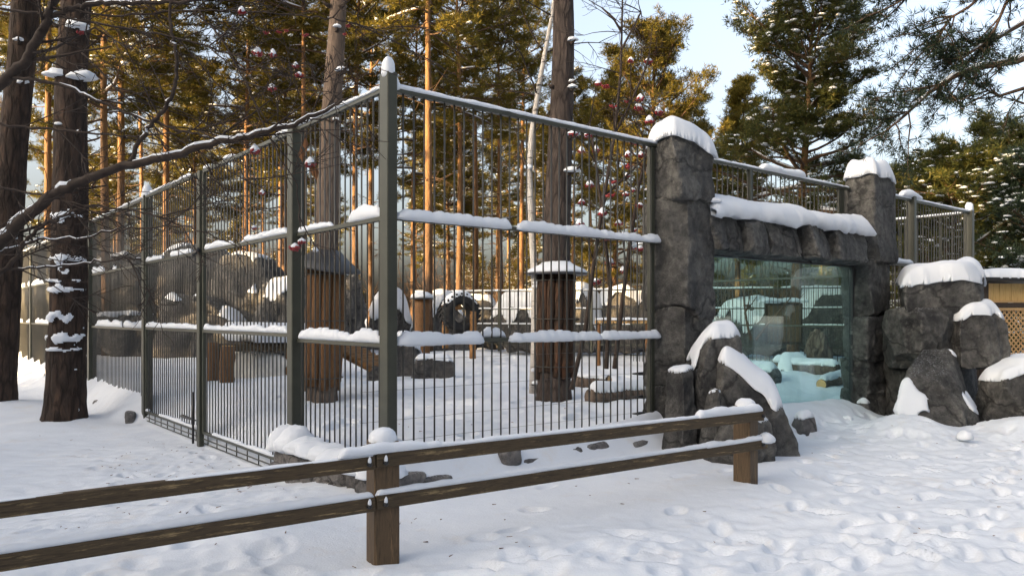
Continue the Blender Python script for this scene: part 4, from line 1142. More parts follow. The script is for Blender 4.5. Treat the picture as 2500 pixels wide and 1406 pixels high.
# near trunks whose crowns stand above the picture
def bark_trunk(p0, p1, r0, r1, seed, mat, flare=0.10, segs=56, step=0.05, rough=0.035, ztop=None):
    p0, p1 = np.array(p0, float), np.array(p1, float)
    n = int(np.linalg.norm(p1 - p0) / step)
    t = np.linspace(0, 1, n)
    path = p0 + t[:, None] * (p1 - p0)
    z = path[:, 2] - p0[2]
    path[:, 0] += 0.05 * np.sin(z * 0.9 + seed) * t; path[:, 1] += 0.05 * np.cos(z * 0.7 + seed) * t
    rad = r0 + (r1 - r0) * t + r0 * flare * np.exp(-np.clip(z - 0.3, -0.3, 9) / 0.25)
    ang = np.linspace(0, 2 * math.pi, segs, endpoint=False)
    A, Z = np.meshgrid(ang, z)
    cx, cy = np.cos(A), np.sin(A)
    k = fbm(cx * 3.6, cy * 3.6, Z * 1.5, seed, 3)
    k2 = np.abs(fbm(cx * 7 + 5, cy * 7, Z * 2.6, seed + 5, 2))
    rr = rad[:, None] * (1 + rough * 1.6 * k) - rough * 0.5 * np.clip(0.35 - k2, 0, 1) * 1.5
    V = np.stack([path[:, 0][:, None] + rr * cx, path[:, 1][:, None] + rr * cy, np.repeat(path[:, 2][:, None], segs, 1)], -1).reshape(-1, 3)
    a = np.arange(n - 1)[:, None] * segs + np.arange(segs)[None]; b = np.arange(n - 1)[:, None] * segs + (np.arange(segs)[None] + 1) % segs
    return mk_mesh('trunk', V, [np.stack([a, b, b + segs, a + segs], -1).reshape(-1, 4)], mat)

def near_pine(label, base_px, d, top_px, wb, wt, mat, seed, stubs=(), rough=0.035, H=15, nm='pine_tree', crown=True):
    b = P(base_px[0], base_px[1], d); tp = P(top_px[0], top_px[1], d)
    r0, r1 = wb * d / F_PX / 2, wt * d / F_PX / 2
    dirv = (tp - b) / (tp - b).z
    pt = b + dirv * (9.5 - b.z) if tp.z < 9.5 else tp
    z0 = gz(b.x, b.y); b0 = b + dirv * (z0 - 0.2 - b.z)
    rt = max(0.08, r0 + (r1 - r0) * (pt.z - b.z) / (tp.z - b.z))
    t = thing(nm, (b0.x, b0.y, z0), label, 'tree')
    part('trunk', bark_trunk(b0, pt, r0, rt, seed, mat, rough=rough), t)
    if crown:
        rs_ = np.random.RandomState(seed)
        tm = gen_pine(seed, H - pt.z + 1.0, rt, 0.12, 2.6, round_prof, 40, 0, per=4, tsize=0.4, width=0.25, sway=0.2, bark=mat)
        for q in ('trunk', 'limbs', 'crown'):
            o = bpy.data.objects.new('upper_trunk' if q == 'trunk' else q, tm[q]); COL.objects.link(o); o.parent = t; o.location = pt - Vector((b0.x, b0.y, z0))
    for k, (px, py, dx, w, snow) in enumerate(stubs):
        q = P(px, py, d); ax = b + dirv * (q.z - b.z)
        rr = r0 + (r1 - r0) * (q.z - b.z) / (tp.z - b.z)
        side = Vector((dx, -0.55, 0)).normalized()
        s0 = ax + side * rr * 0.8
        e = s0 + side * w + Vector((0, 0, w * 0.4))
        o = part('branch_stub', MB().tube([s0, s0.lerp(e, 0.5) - Vector((0, 0, 0.02)), e], (0.045, 0.032, 0.012), 7).mesh('branch_stub', TWIG), t)
        if snow:
            c_ = ax + side * (rr * 0.95 + w * 0.25)
            V, F = blob(c_ + Vector((0, 0, 0.05)), (snow, snow * 0.75, snow * 0.55), 60 + k + seed, lump=0.35); snow_part(o, MB().add(V, F))
    return t, (b, dirv, r0, r1, tp)

T1, i1 = near_pine('thick dark pine trunk plastered with snow beside the long fence run', (158, 1020), 13.3, (186, 0), 92, 66, BARKD, 31,
    [(190, 205, 0.75, 0.25, 0.24), (160, 200, -0.5, 0.12, 0.20), (195, 85, 0.4, 0.2, 0.20), (150, 75, -0.8, 0.2, 0.0), (160, 320, -0.2, 0.08, 0.07), (185, 335, 0.6, 0.2, 0.05), (170, 540, 0.1, 0.04, 0.10)], rough=0.05)
# snow stuck to its bark
b, dv, r0, r1, tp = i1
sb = MB()
zs = np.arange(P(0, 1018, 13.3).z, P(0, 500, 13.3).z, 0.022); an = np.linspace(-3.0, 0.1, 70)
A, Z = np.meshgrid(an, zs)
py = HY - (Z - EYE) * F_PX / 13.3
band = np.maximum.reduce([np.exp(-((py - c_) / w_) ** 2) for c_, w_ in ((530, 16), (632, 16), (685, 8), (705, 12), (775, 22), (820, 18), (850, 8))])
nn = fbm(np.cos(A) * 2.4, np.sin(A) * 2.4 + Z * 0.3, Z * 8.5, 3, 3)
val = band * 0.95 + nn * 0.75 - 0.55 - 0.35 * np.abs(A + 1.45)
val = np.maximum(val, (nn - 0.42) * (np.exp(-((py - 1000) / 14) ** 2)))
Mk = val > 0
axx = b.x + dv.x * (Z - b.z); axy = b.y + dv.y * (Z - b.z)
rr = r0 + (r1 - r0) * (Z - b.z) / (tp.z - b.z) + np.clip(val, 0, 0.35) * 0.16 + 0.012
Vx = np.stack([axx + rr * np.cos(A), axy + rr * np.sin(A), Z - 0.01], -1).reshape(-1, 3)
ny_ = len(an); cell = Mk[:-1, :-1] & Mk[1:, :-1] & Mk[1:, 1:] & Mk[:-1, 1:]
I, J = np.where(cell); k0 = I * ny_ + J
sb.add(Vx, [np.stack([k0, k0 + 1, k0 + ny_ + 1, k0 + ny_], -1)])
part('snow', sb.mesh('snow', SNOW), T1, kind='stuff')
T2, i2 = near_pine('pine trunk at the left edge behind the bare branches', (5, 935), 16.0, (55, 0), 62, 62, BARKD, 32, [(50, 115, 0.3, 0.2, 0.1), (30, 590, 0.5, 0.3, 0.1), (75, 215, 0.6, 0.3, 0.12)], rough=0.045)
PB, iB = near_pine('straight grey pine wrapped in vertical logs inside the enclosure', (785, 985), 12.7, (820, 0), 70, 40, BARKG, 33,
    [(825, 80, 0.3, 0.06, 0.07), (822, 185, 0.75, 0.22, 0.11), (822, 305, 0.4, 0.1, 0.06), (800, 20, -0.6, 0.12, 0), (830, 20, 0.8, 0.15, 0)], rough=0.03)
PA, iA = near_pine('tallest thick pine trunk with snowy cone collar in the middle of the enclosure', (1352, 972), 13.3, (1374, 0), 80, 50, BARKA, 34,
    [(1385, 112, 0.75, 0.13, 0.10), (1385, 212, 0.7, 0.15, 0.06), (1400, 225, 0.9, 0.12, 0.10), (1398, 340, 0.8, 0.25, 0.12), (1390, 430, 0.6, 0.3, 0.13), (1380, 5, 0.4, 0.06, 0.05), (1350, 217, -0.9, 0.1, 0)], rough=0.03)

def guard(info, label, z0, z1, r_in, nslab, slab_r, zc, rc, hc, tilt, tin, slabmat, snow, seed, nm='tree_guard'):
    b, dv, r0, r1, tp = info
    ax = lambda z: b + dv * (z - b.z)
    t = thing(nm, ax(z0), label, 'tree guard')
    rs_ = random.Random(seed)
    for k in range(nslab):
        a = 2 * math.pi * k / nslab
        o = Vector((math.cos(a), math.sin(a), 0)) * r_in
        za, zb_ = z0 + rs_.uniform(-0.05, 0.12), z1 + rs_.uniform(-0.05, 0.05)
        n = 9
        pts = [ax(za + (zb_ - za) * j / (n - 1)) + o * (1 + 0.03 * rs_.uniform(-1, 1)) for j in range(n)]
        part('slab', MB().tube(pts, [slab_r * rs_.uniform(0.9, 1.1) for _ in range(n)], 8).mesh('slab', slabmat), t)
    for z in (z0 + 0.18, z0 + (z1 - z0) * 0.55, z1 - 0.15):
        c = ax(z); rr = r_in + slab_r + 0.006
        pts = [c + Vector((math.cos(a) * rr, math.sin(a) * rr, 0)) for a in np.linspace(0, 2 * math.pi, 33)]
        part('wire_band', MB().tube(pts, 0.008, 5, False).mesh('wire_band', BARM), t)
    c = ax(zc)
    prof = [(r_in * 0.55, hc), (r_in * 0.8, hc * 0.95), (rc * 0.6, hc * 0.52), (rc, 0.0), (rc, -0.035), (rc * 0.97, -0.04), (rc * 0.55, hc * 0.45), (r_in * 0.6, hc * 0.8)]
    col = part('collar', MB().lathe(prof, 32, c, tilt).mesh('collar', tin), t)
    if snow:
        pr = [(r_in * 0.7, hc + 0.02), (r_in * 0.8, hc + snow * 0.9), (rc * 0.55, hc * 0.55 + snow), (rc * 0.9, hc * 0.1 + snow * 0.9), (rc * 1.01, snow * 0.35), (rc * 1.0, 0.0), (rc * 0.55, hc * 0.5)]
        mb = MB().lathe(pr, 40, c, tilt)
        snow_part(col, mb)
    return t
guard(iA, 'brown slab wrapping under a wide cone collar loaded with snow on the tallest trunk', 0.55, 2.35, 0.27, 13, 0.07, 2.33, 0.53, 0.17, None, DKTIN, BARKW, 0.055, 1)
gB = guard(iB, 'peeled log wrapping under a bare dark tilted cone collar on the grey pine', 0.40, 2.42, 0.24, 10, 0.085, 2.40, 0.57, 0.30, (0.16, -0.10, 1), DKTIN, LOGW, 0, 2)
V, F = blob(P(770, 612, 12.2), (0.05, 0.03, 0.06), 5); snow_part(gB, MB().add(V, F))

# birch
def branchy(mb, p, d, L, r, rs_, depth, wob=0.16, bend=0.0, tips=None, kids=4, n=6, thin=4):
    pts = curve_path(p, d, L, n, bend, rs_, wob)
    mb.tube(pts, np.linspace(r, max(r * 0.35, 0.0022), n + 1), 6 if (r > 0.012 and thin > 3) else thin, False)
    if tips is not None: tips.append(pts)
    if depth > 0:
        for k in range(kids):
            i = rs_.randint(1, n + 1)
            bd = pts[i] - pts[i - 1]; bd /= np.linalg.norm(bd)
            sd_ = rs_.normal(size=3); sd_ -= bd * np.dot(sd_, bd); sd_ /= np.linalg.norm(sd_) + 1e-9
            branchy(mb, pts[i], bd * 0.75 + sd_ * 0.8, L * rs_.uniform(0.35, 0.6), max(r * 0.5, 0.0025), rs_, depth - 1, wob, bend, tips, kids, n, thin)
rsn = np.random.RandomState(4)
bt = thing('birch_tree', P(1303, 950, 13.4), 'slender white birch leaning beside the thick dark trunk', 'tree')
bp = [P(1303, 960, 13.4), P(1306, 840, 13.4), P(1306, 700, 13.4), P(1298, 550, 13.4), P(1292, 420, 13.4), P(1298, 330, 13.5), P(1312, 235, 13.6), P(1330, 130, 13.7), P(1348, 40, 13.8), P(1360, -80, 13.9), P(1375, -260, 14)]
part('trunk', MB().tube(bp, (0.085, 0.07, 0.062, 0.058, 0.055, 0.05, 0.045, 0.04, 0.034, 0.028, 0.012), 12).mesh('trunk', BIRCH), bt)
mb = MB()
for (k, dx, dz, L) in ((4, -0.5, 1, 1.6), (5, 0.6, 0.8, 1.0), (6, -0.7, 1, 1.5), (6, -0.9, 0.4, 0.9), (7, 0.9, 0.5, 1.3), (7, -0.8, 0.9, 1.4), (8, -0.9, 0.5, 1.5), (8, 0.9, 0.7, 1.5), (9, 0.9, 0.3, 1.6), (9, -0.8, 0.6, 1.6), (10, 0.6, 0.8, 1.2)):
    branchy(mb, np.array(bp[k]), np.array([dx, rsn.uniform(-0.5, 0.5), dz]), L, 0.016, rsn, 2, 0.15, -0.35, None, 4)
part('limbs', mb.mesh('limbs', TWIG), bt)
sb = MB()
for (px, py) in ((1294, 410), (1300, 560), (1308, 700), (1310, 690), (1304, 905), (1308, 935)):
    V, F = blob(P(px, py, 13.3), (0.06, 0.04, 0.06), px, n=5, lump=0.6); sb.add(V, F)
part('snow', sb.mesh('snow', SNOW), bt, kind='stuff')

# hanging pine boughs at the upper right, from a trunk beyond the edge
hp = thing('pine_tree', (8.9, 11.0, 0), 'near pine at the top right reaching in with drooping snowy boughs', 'tree')
part('trunk', bark_trunk((8.9, 11.0, -0.2), (8.75, 11.0, 9.5), 0.24, 0.12, 77, BARKD), hp)
rsn = np.random.RandomState(21)
mb = MB(); Cc, Dd, Ss = [], [], []; sn = MB()
def bough(pts, r, nsub, spread, hang, snow=True, leaf=(0.35, 1.0)):
    pts = [np.array(p, float) for p in pts]
    tt = np.linspace(0, len(pts) - 1, 5 * len(pts)); arr = np.array([[np.interp(t, range(len(pts)), [p[c] for p in pts]) for c in range(3)] for t in tt])
    mb.tube(arr, np.linspace(r, 0.010, len(arr)), 7, False)
    if snow:
        sp = arr[3:-4].copy(); sp[:, 2] += np.linspace(r, 0.012, len(arr))[3:-4] * 0.75; sn.tube(sp, np.linspace(r, 0.010, len(arr))[3:-4] * (0.85 + 0.3 * np.sin(np.arange(len(sp)))), 6, True, 0.75)
    L = np.linalg.norm(arr[-1] - arr[0])
    for k in range(nsub):
        i = int(rsn.uniform(*leaf) * (len(arr) - 1)); i = max(1, i)
        bd = arr[i] - arr[i - 1]; bd /= np.linalg.norm(bd)
        dd = bd * 0.7 + rsn.normal(size=3) * np.array([0.45, 0.6, 0.35]) * spread + np.array([0, 0, hang])
        Ls = rsn.uniform(0.3, 0.8)
        sp = curve_path(arr[i], dd, Ls, 4, 0.25, rsn, 0.2); mb.tube(sp, np.linspace(0.012, 0.004, 5), 4, False)
        for w in range(1, 5):
            if w > 1:
                for _ in range(2):
                    d2 = rsn.normal(size=3) * 0.6 + (sp[w] - sp[w - 1]) * 4
                    tw = curve_path(sp[w], d2, rsn.uniform(0.08, 0.22), 2, 0.1, rsn, 0.15); mb.tube(tw, (0.005, 0.004, 0.003), 3, False)
                    Cc.append(tw[-1]); Dd.append((tw[-1] - tw[-2]) / 0.08); Ss.append(rsn.uniform(0.09, 0.13))
            Cc.append(sp[w]); Dd.append((sp[w] - sp[w - 1]) * 4 / Ls); Ss.append(rsn.uniform(0.09, 0.13))
D_ = 9.5
bough([(8.8, 11, 3.9), P(2580, 110, D_), P(2480, 150, D_), P(2390, 165, D_), P(2330, 185, D_), P(2270, 225, D_), P(2200, 290, D_), P(2150, 330, D_)], 0.06, 21, 1.0, -0.1)
bough([(8.8, 11, 5.2), P(2600, -40, D_ + 1), P(2500, 55, D_ + 0.6), P(2440, 90, D_ + 0.3), P(2390, 115, D_), P(2340, 150, D_)], 0.05, 15, 1.0, -0.1)
bough([(8.8, 11, 5.6), P(2560, -120, D_), P(2455, 10, D_), P(2430, 70, D_), P(2400, 110, D_)], 0.03, 8, 0.8, -0.1, False)
bough([(8.8, 11, 6.2), P(2500, -120, D_ + 1), P(2420, -40, D_ + 0.5), P(2370, 15, D_), P(2320, 45, D_), P(2290, 95, D_)], 0.03, 13, 0.9, -0.1, False, (0.55, 1.0))
bough([(8.8, 11, 3.6), P(2620, 190, D_), P(2520, 210, D_), P(2440, 235, D_), P(2400, 215, D_)], 0.04, 7, 1.0, 0.0, False)
bough([(8.8, 11, 6.4), P(2420, -120, D_), P(2290, -30, D_), P(2200, -2, D_)], 0.02, 5, 0.6, 0, False, (0.8, 1.0))
bough([(8.8, 11, 3.2), P(2640, 250, D_), P(2560, 270, D_), P(2490, 250, D_)], 0.03, 7, 1.0, 0, False)
part('boughs', mb.mesh('boughs', TWIGB), hp)
V, F = tufts_mesh(np.array(Cc), np.array(Dd), np.array(Ss), 5, 20, 0.10, 0.1, 0.85)
part('crown', mk_mesh('crown', V, F, NEEDLED, False), hp)
part('snow', sn.mesh('snow', SNOW), hp, kind='stuff')

# ------------------------------------------------------------------ rowans with berries
def berry(parent, p, r, seed, cap=True):
    rs_ = np.random.RandomState(seed); mb = MB()
    for k in range(20):
        a = rs_.uniform(0, 6.28); q = rs_.uniform(0, 1) ** 0.5
        c = np.array([math.cos(a) * q * r, math.sin(a) * q * r, -0.45 * r * (1 - q * q) - rs_.uniform(0, 0.35) * r])
        V, F = blob((0, 0, 0), r * 0.26, k, n=4, lump=0.0); V[:, 2] = np.where(V[:, 2] < 0, V[:, 2] / 0.35, V[:, 2]); mb.add(V + np.array(p) + c, F)
    o = part('berry_cluster', mb.mesh('berry_cluster', BERRY), parent)
    if cap:
        h = r * rs_.uniform(0.7, 1.5)
        V, F = blob((0, 0, 0), (r * 0.92, r * 0.92, h), seed, lump=0.15, n=7)
        k = np.clip(V[:, 2] / h, 0, 1); V[:, :2] *= (1 - 0.45 * k ** 1.5)[:, None]
        snow_part(o, MB().add(V + np.array(p) + np.array([0, 0, -0.1 * r]), F), 'snow_cap')
rw = thing('rowan_tree', (-4.3, 4.9, 0), 'bare rowan reaching dark snowy branches across the upper left', 'tree')
mb = MB(); sn = MB(); rsn = np.random.RandomState(12)
part('trunk', bark_trunk((-4.4, 4.9, -0.2), (-4.1, 5.0, 4.2), 0.10, 0.06, 5, TWIG, segs=20), rw)
def limb(px, w0, w1, snow=True, kids=6, d0=5.0, d1=5.0, depth=2, kl=0.7):
    n = len(px)
    pts = [np.array(P(x, y, d0 + (d1 - d0) * i / (n - 1))) for i, (x, y) in enumerate(px)]
    tt = np.linspace(0, n - 1, 6 * n)
    arr = np.array([[np.interp(t, range(n), [p[c] for p in pts]) for c in range(3)] for t in tt])
    for _ in range(2): arr[1:-1] = (arr[:-2] + arr[1:-1] * 2 + arr[2:]) / 4
    arr[1:-1] += rsn.normal(size=arr[1:-1].shape) * 0.006
    rad = np.linspace(w0 * 0.85, w1 * 0.85, len(arr)) * np.mean((d0, d1)) / F_PX / 2
    kids = int(kids * 0.75)
    mb.tube(arr, rad, 8, True)
    if snow:
        f = fbm(np.arange(len(arr)) * 0.25, w0, 0, int(w0 * 10), 2)
        i = 0
        while i < len(arr):
            if f[i] > -0.25:
                j = i
                while j + 1 < len(arr) and f[j + 1] > -0.25: j += 1
                if j - i > 2:
                    sp = arr[i:j + 1].copy(); rr = rad[i:j + 1]; sp[:, 2] += rr * 0.75
                    k = np.sin(np.linspace(0.15, math.pi - 0.15, len(sp))) ** 0.4
                    sn.tube(sp, rr * 0.85 * k, 6, True)
                i = j + 1
            else: i += 1
    for k in range(kids):
        i = rsn.randint(3, len(arr))
        bd = arr[i] - arr[i - 1]; bd /= np.linalg.norm(bd)
        s_ = rsn.normal(size=3) * np.array([1, 0.6, 0.8]); s_ -= bd * np.dot(s_, bd); s_ /= np.linalg.norm(s_)
        branchy(mb, arr[i], bd * 0.8 + s_ * 0.6, rsn.uniform(0.35, 1.0) * kl, max(0.005, rad[i] * 0.4), rsn, depth, 0.10, 0.05, None, 4)
limb([(-260, 760), (-60, 640), (0, 595), (70, 525), (130, 475), (200, 440), (313, 402), (427, 380), (534, 345), (620, 330), (724, 302), (800, 265), (850, 240)], 42, 7, True, 14)
limb([(313, 400), (345, 335), (395, 275), (432, 205), (428, 120), (415, 50), (412, -60)], 14, 8, True, 9)
limb([(-150, 330), (0, 205), (55, 160), (100, 90), (125, 20), (135, -60)], 34, 20, False, 8)
limb([(115, 45), (180, 18), (260, 6), (350, 6), (470, 4), (560, -10)], 17, 9, True, 9)
limb([(20, 190), (110, 195), (190, 225), (280, 265), (390, 305), (500, 335), (560, 350)], 11, 5, True, 9)
limb([(-80, 300), (60, 310), (200, 325), (330, 335), (470, 320), (600, 285)], 8, 3, False, 9)
limb([(-80, 640), (20, 610), (90, 585), (200, 580), (320, 555), (440, 555)], 9, 4, True, 7)
limb([(-60, 670), (60, 655), (200, 645), (300, 630), (345, 632)], 7, 4, True, 5)
limb([(-60, 720), (30, 640), (60, 590), (95, 560), (140, 530), (230, 500)], 16, 6, False, 8)
limb([(-60, 20), (80, 30), (250, 60), (420, 90), (560, 130), (700, 185), (800, 200)], 8, 3, False, 12)
limb([(130, 20), (300, 40), (470, 25), (640, 30), (800, 45), (880, 62)], 7, 3, False, 10)
limb([(724, 302), (770, 290), (840, 300), (900, 310)], 6, 3, False, 3, kl=0.35)
limb([(-60, 440), (60, 470), (200, 500), (350, 520), (480, 560), (600, 610)], 7, 3, False, 9)
limb([(200, 130), (300, 230), (420, 330), (560, 420), (680, 480)], 5, 3, False, 7)
limb([(480, 20), (540, 90), (600, 200), (650, 320), (720, 440), (735, 560)], 6, 3, False, 7, kl=0.45)
part('branches', mb.mesh('branches', TWIG), rw)
part('snow', sn.mesh('snow', SNOW), rw, kind='stuff')
for k, (x, y, r) in enumerate(((622, 365, 13), (757, 398, 14), (720, 602, 13), (737, 588, 11), (628, 128, 12), (666, 133, 10), (650, 78, 7), (682, 76, 7), (746, 84, 8), (722, 160, 8), (730, 182, 10), (664, 215, 11), (590, 27, 10), (195, 77, 9), (620, 555, 7), (850, 62, 7), (842, 82, 6), (640, 470, 7), (700, 75, 6))):
    berry(rw, P(x, y, 5.0), r * 5.0 / F_PX, 800 + k, k not in (6, 7, 8, 13, 15, 16, 18))
for k, (x, y) in enumerate(((735, 375), (770, 420), (745, 350), (762, 410))):
    p_ = P(x, y, 5.0); rr = np.random.RandomState(k)
    V = np.array(p_) + np.array([[0, 0, 0.05], [0.02, 0.01, 0.0], [0.012, -0.01, -0.06], [-0.02, 0.005, -0.01]])
    part('dry_leaf', mk_mesh('dry_leaf', V, [np.array([[0, 1, 2, 3]])], DEADLEAF, False), rw)

r2 = thing('rowan_tree', P(1500, 900, 11.0), 'rowan hung with snow capped red berries behind the barred panel', 'tree')
mb = MB(); rsn = np.random.RandomState(33); stems = []
for px in ([(1395, 950), (1430, 800), (1450, 640), (1475, 480), (1500, 330), (1515, 180), (1518, 80), (1520, -20)], [(1480, 900), (1490, 700), (1470, 520), (1455, 400), (1440, 300)], [(1500, 900), (1530, 650), (1560, 450), (1590, 330), (1600, 280)],
           [(1500, 330), (1540, 250), (1575, 170), (1585, 140)], [(1475, 480), (1540, 420), (1580, 380)], [(1518, 80), (1500, 50), (1470, 20)], [(1518, 120), (1545, 70), (1565, 30)]):
    pts = np.array([P(x, y, 11.0 + 0.15 * math.sin(x)) for x, y in px]); w = np.linspace(12 if len(px) > 4 else 6, 4, len(px)) * 11 / F_PX / 2
    mb.tube(pts, w, 7, False); stems.append(pts)
BR = [(1480, 208), (1460, 203), (1530, 245), (1563, 240), (1558, 262), (1608, 273), (1497, 258), (1585, 293), (1583, 148), (1540, 147), (1420, 368), (1455, 366), (1533, 377), (1533, 402), (1530, 428), (1565, 378), (1420, 493), (1490, 473), (1527, 473), (1545, 463), (1562, 500), (1510, 545), (1455, 685), (1435, 330), (1440, 450), (1470, 520), (1400, 325), (1498, 440), (1550, 345), (1595, 335), (1600, 440), (1548, 560), (1545, 600), (1562, 605), (1520, 660), (1490, 640), (1480, 580), (1415, 545), (1575, 545), (1460, 600), (1505, 505), (1585, 480), (1300, 370), (1318, 430), (1325, 620), (1324, 640)]
for k, (x, y) in enumerate(BR[:38]):
    q_ = np.array(P(x, y, 11.0 + rsn.uniform(-0.6, 0.6)))
    st = stems[rsn.randint(0, 3)]; near = min((s for S_ in stems for s in S_), key=lambda s: np.linalg.norm(s - q_) + (0.5 if s[2] > q_[2] else 0))
    midp = (near + q_) / 2 + np.array([0, 0, 0.06])
    mb.tube([near, midp, q_], (0.009, 0.007, 0.005), 4, False)
    berry(r2, q_, rsn.uniform(0.045, 0.07), 900 + k, rsn.rand() < 0.8)
for k in range(26):
    S_ = stems[rsn.randint(0, len(stems))]; i = rsn.randint(1, len(S_))
    branchy(mb, S_[i], rsn.normal(size=3) * np.array([1, 0.5, 0.7]) + np.array([0, 0, 0.4]), rsn.uniform(0.4, 0.9), 0.008, rsn, 2, 0.15, 0.1, None, 3)
part('branches', mb.mesh('branches', TWIG), r2)

# ------------------------------------------------------------------ inside the enclosure
def logtube(mb, a, b, r, seed=0, segs=12):
    a, b = np.array(a, float), np.array(b, float); n = 8; rs_ = np.random.RandomState(seed)
    pts = a + np.linspace(0, 1, n)[:, None] * (b - a); pts[1:-1] += rs_.normal(size=(n - 2, 3)) * r * 0.05
    return mb.tube(pts, r * rs_.uniform(0.94, 1.06, n), segs)

# snow covered platform on log legs
D1 = 15.5
pf = thing('platform', P(620, 905, D1), 'wooden platform under a deep snow slab behind the gate', 'platform')
a0, a1 = P(515, 842, D1), P(705, 842, D1 + 1.0)
bk = Vector((0.35, 1.9, 0))
ax = axes_of(a1 - a0)
for k in range(9):
    o_ = bk * (k / 8)
    part('plank', MB().box(((a1 - a0).length, 0.2, 0.05), (a0 + a1) / 2 + o_ + Vector((0, 0, 0)), ax).mesh('plank', WOOD, False), pf)
part('beam', MB().box(((a1 - a0).length, 0.09, 0.13), (a0 + a1) / 2 + Vector((0, -0.1, -0.06)), ax).mesh('beam', WOOD, False), pf)
mb = MB(); mb.box(((a1 - a0).length * 1.0, 2.2, 0.42), (a0 + a1) / 2 + bk / 2 + Vector((0, 0, 0.25)), ax, 0.12)
snow_part(pf, mb)
for (px, dd) in ((525, 0.1), (705, 0.9)):
    g_ = P(px, 842, D1 + dd); part('leg', logtube(MB(), (g_.x, g_.y, 0.0), (g_.x, g_.y, g_.z - 0.06), 0.10).mesh('leg', LOGW), pf)
st_ = thing('log_stump', P(553, 915, 14.6), 'upright cut log with pale end grain in front of the platform', 'log')
p_ = P(553, 915, 14.6)
part('log', logtube(MB(), (p_.x, p_.y, p_.z - 0.2), (p_.x + 0.02, p_.y + 0.02, P(553, 845, 14.6).z), 0.135, 3, 16).mesh('log', LOGW), st_)
part('end_grain', MB().lathe([(0.0, 0.012), (0.12, 0.01), (0.13, 0.0)], 16, (p_.x + 0.02, p_.y + 0.02, P(553, 845, 14.6).z)).mesh('end_grain', ENDG), st_)
part('side_log', logtube(MB(), P(520, 930, 14.9), P(518, 838, 15.0), 0.10, 4).mesh('side_log', LOGW), st_)
V, F = rock(wbx((640 - CX) / F_PX * 16.6, 16.6, 0.95, 0.5, 0.0, 0.85, 0.1, (0.1, 0.1), (0, 0), 0.1, 5), 5, 16, 4, 2, (0.8, 0.95), 0.1)
solo('snow_bank', mk_mesh('snow_bank', V, F, ICE), 'packed grey snow bank under the platform', 'snow bank')

# ramp of small logs
rp = thing('log_ramp', P(860, 890, 13.5), 'sloping ramp of peeled logs right of the wrapped grey pine', 'ramp')
ra, rb_ = P(815, 848, 13.2), P(905, 895, 12.9)
part('stringer', MB().tube([ra + Vector((0, 0, -0.05)), rb_ + Vector((0, 0, -0.05))], 0.045, 8).mesh('stringer', LOGX), rp)
part('stringer', MB().tube([ra + Vector((0.15, 0.55, -0.05)), rb_ + Vector((0.15, 0.55, -0.05))], 0.045, 8).mesh('stringer', LOGX), rp)
for k in range(8):
    c = ra.lerp(rb_, (k + 0.5) / 8) + Vector((0, 0, 0.02))
    part('rung', logtube(MB(), c + Vector((-0.04, -0.12, 0)), c + Vector((0.2, 0.7, 0)), 0.045, k, 10).mesh('rung', LOGX), rp)

# log and snow-covered trunks on the ground
def glog(label, p, q, r, mat, snowT, seed, nm='fallen_log'):
    p = Vector((p.x, p.y, gz(p.x, p.y) + r * 0.55)); q = Vector((q.x, q.y, gz(q.x, q.y) + r * 0.55))
    t = thing(nm, (p + q) / 2, label, 'log')
    mb = logtube(MB(), p, q, r, seed, 16); V, F = mb.arrays()
    part('log', mk_mesh('log', V.copy(), F, mat), t)
    d = (q - p).normalized()
    part('end_grain', MB().lathe([(0, 0.004), (r * 0.9, 0.003)], 16, q, d).mesh('end_grain', ENDG), t)
    if snowT: snow_part(t, snow_on([(V, F)], snowT, seed, 0.03, 0.30, 0))
    return t
glog('short thick log lying in the snow right of the tallest trunk', P(1408, 870, 15.5), P(1488, 868, 15.2), 0.17, BARKG, 0.05, 3)
glog('snow smothered log by the pillar behind the bars', P(1440, 935, 12.6), P(1600, 925, 13.4), 0.14, BARKG, 0.16, 4)
glog('long snowy log seen through the viewing glass', P(2045, 868, 16.5), P(1890, 850, 17.5), 0.16, BARKG, 0.10, 5)
glog('pale cut log end at the right of the viewing glass', P(2070, 868, 16.0), P(2005, 884, 15.2), 0.11, BARKG, 0.12, 6)
glog('snow covered log at the left of the view through the glass', P(1895, 888, 15.8), P(1800, 880, 16.5), 0.2, STONE, 0.16, 7)

# tyre hung in a log frame
D2 = 20.5
ty = thing('tyre_swing', P(1120, 850, D2), 'large tractor tyre hung in a rough log frame, capped with snow', 'tyre')
c = P(1122, 765, D2); ro, ri = 46 * D2 / F_PX, 24 * D2 / F_PX; axv = Vector((0.45, -0.85, 0)).normalized()
w = 0.22
prof = [(ri, -w * 0.8), (ri + 0.05, -w), ((ro + ri) / 2, -w * 1.08), (ro - 0.05, -w), (ro, -w * 0.7), (ro + 0.01, 0), (ro, w * 0.7), (ro - 0.05, w), ((ro + ri) / 2, w * 1.08), (ri + 0.05, w), (ri, w * 0.8), (ri + 0.06, 0), (ri, -w * 0.8)]
tp_ = part('tyre', MB().lathe(prof, 40, c, axv).mesh('tyre', RUBBER), ty)
mb = MB(); rot = Vector((0, 0, 1)).rotation_difference(axv).to_matrix()
for k in range(22):
    a = 2 * math.pi * k / 22
    for s_ in (-1, 1):
        er = Vector((math.cos(a), math.sin(a), 0)); et = Vector((-math.sin(a), math.cos(a), 0)); ez = Vector((0, 0, 1))
        x_ = (et * 0.5 + ez * s_ * 0.8).normalized(); y_ = er.cross(x_)
        axs = [rot @ x_, rot @ y_, rot @ er]
        o_ = part('lug', MB().box((w * 1.0, 0.05, 0.05), c + rot @ (er * (ro + 0.015) + ez * s_ * w * 0.5), axs).mesh('lug', RUBBER, False), tp_)
V, F = MB().lathe(prof, 40, c, axv).arrays()
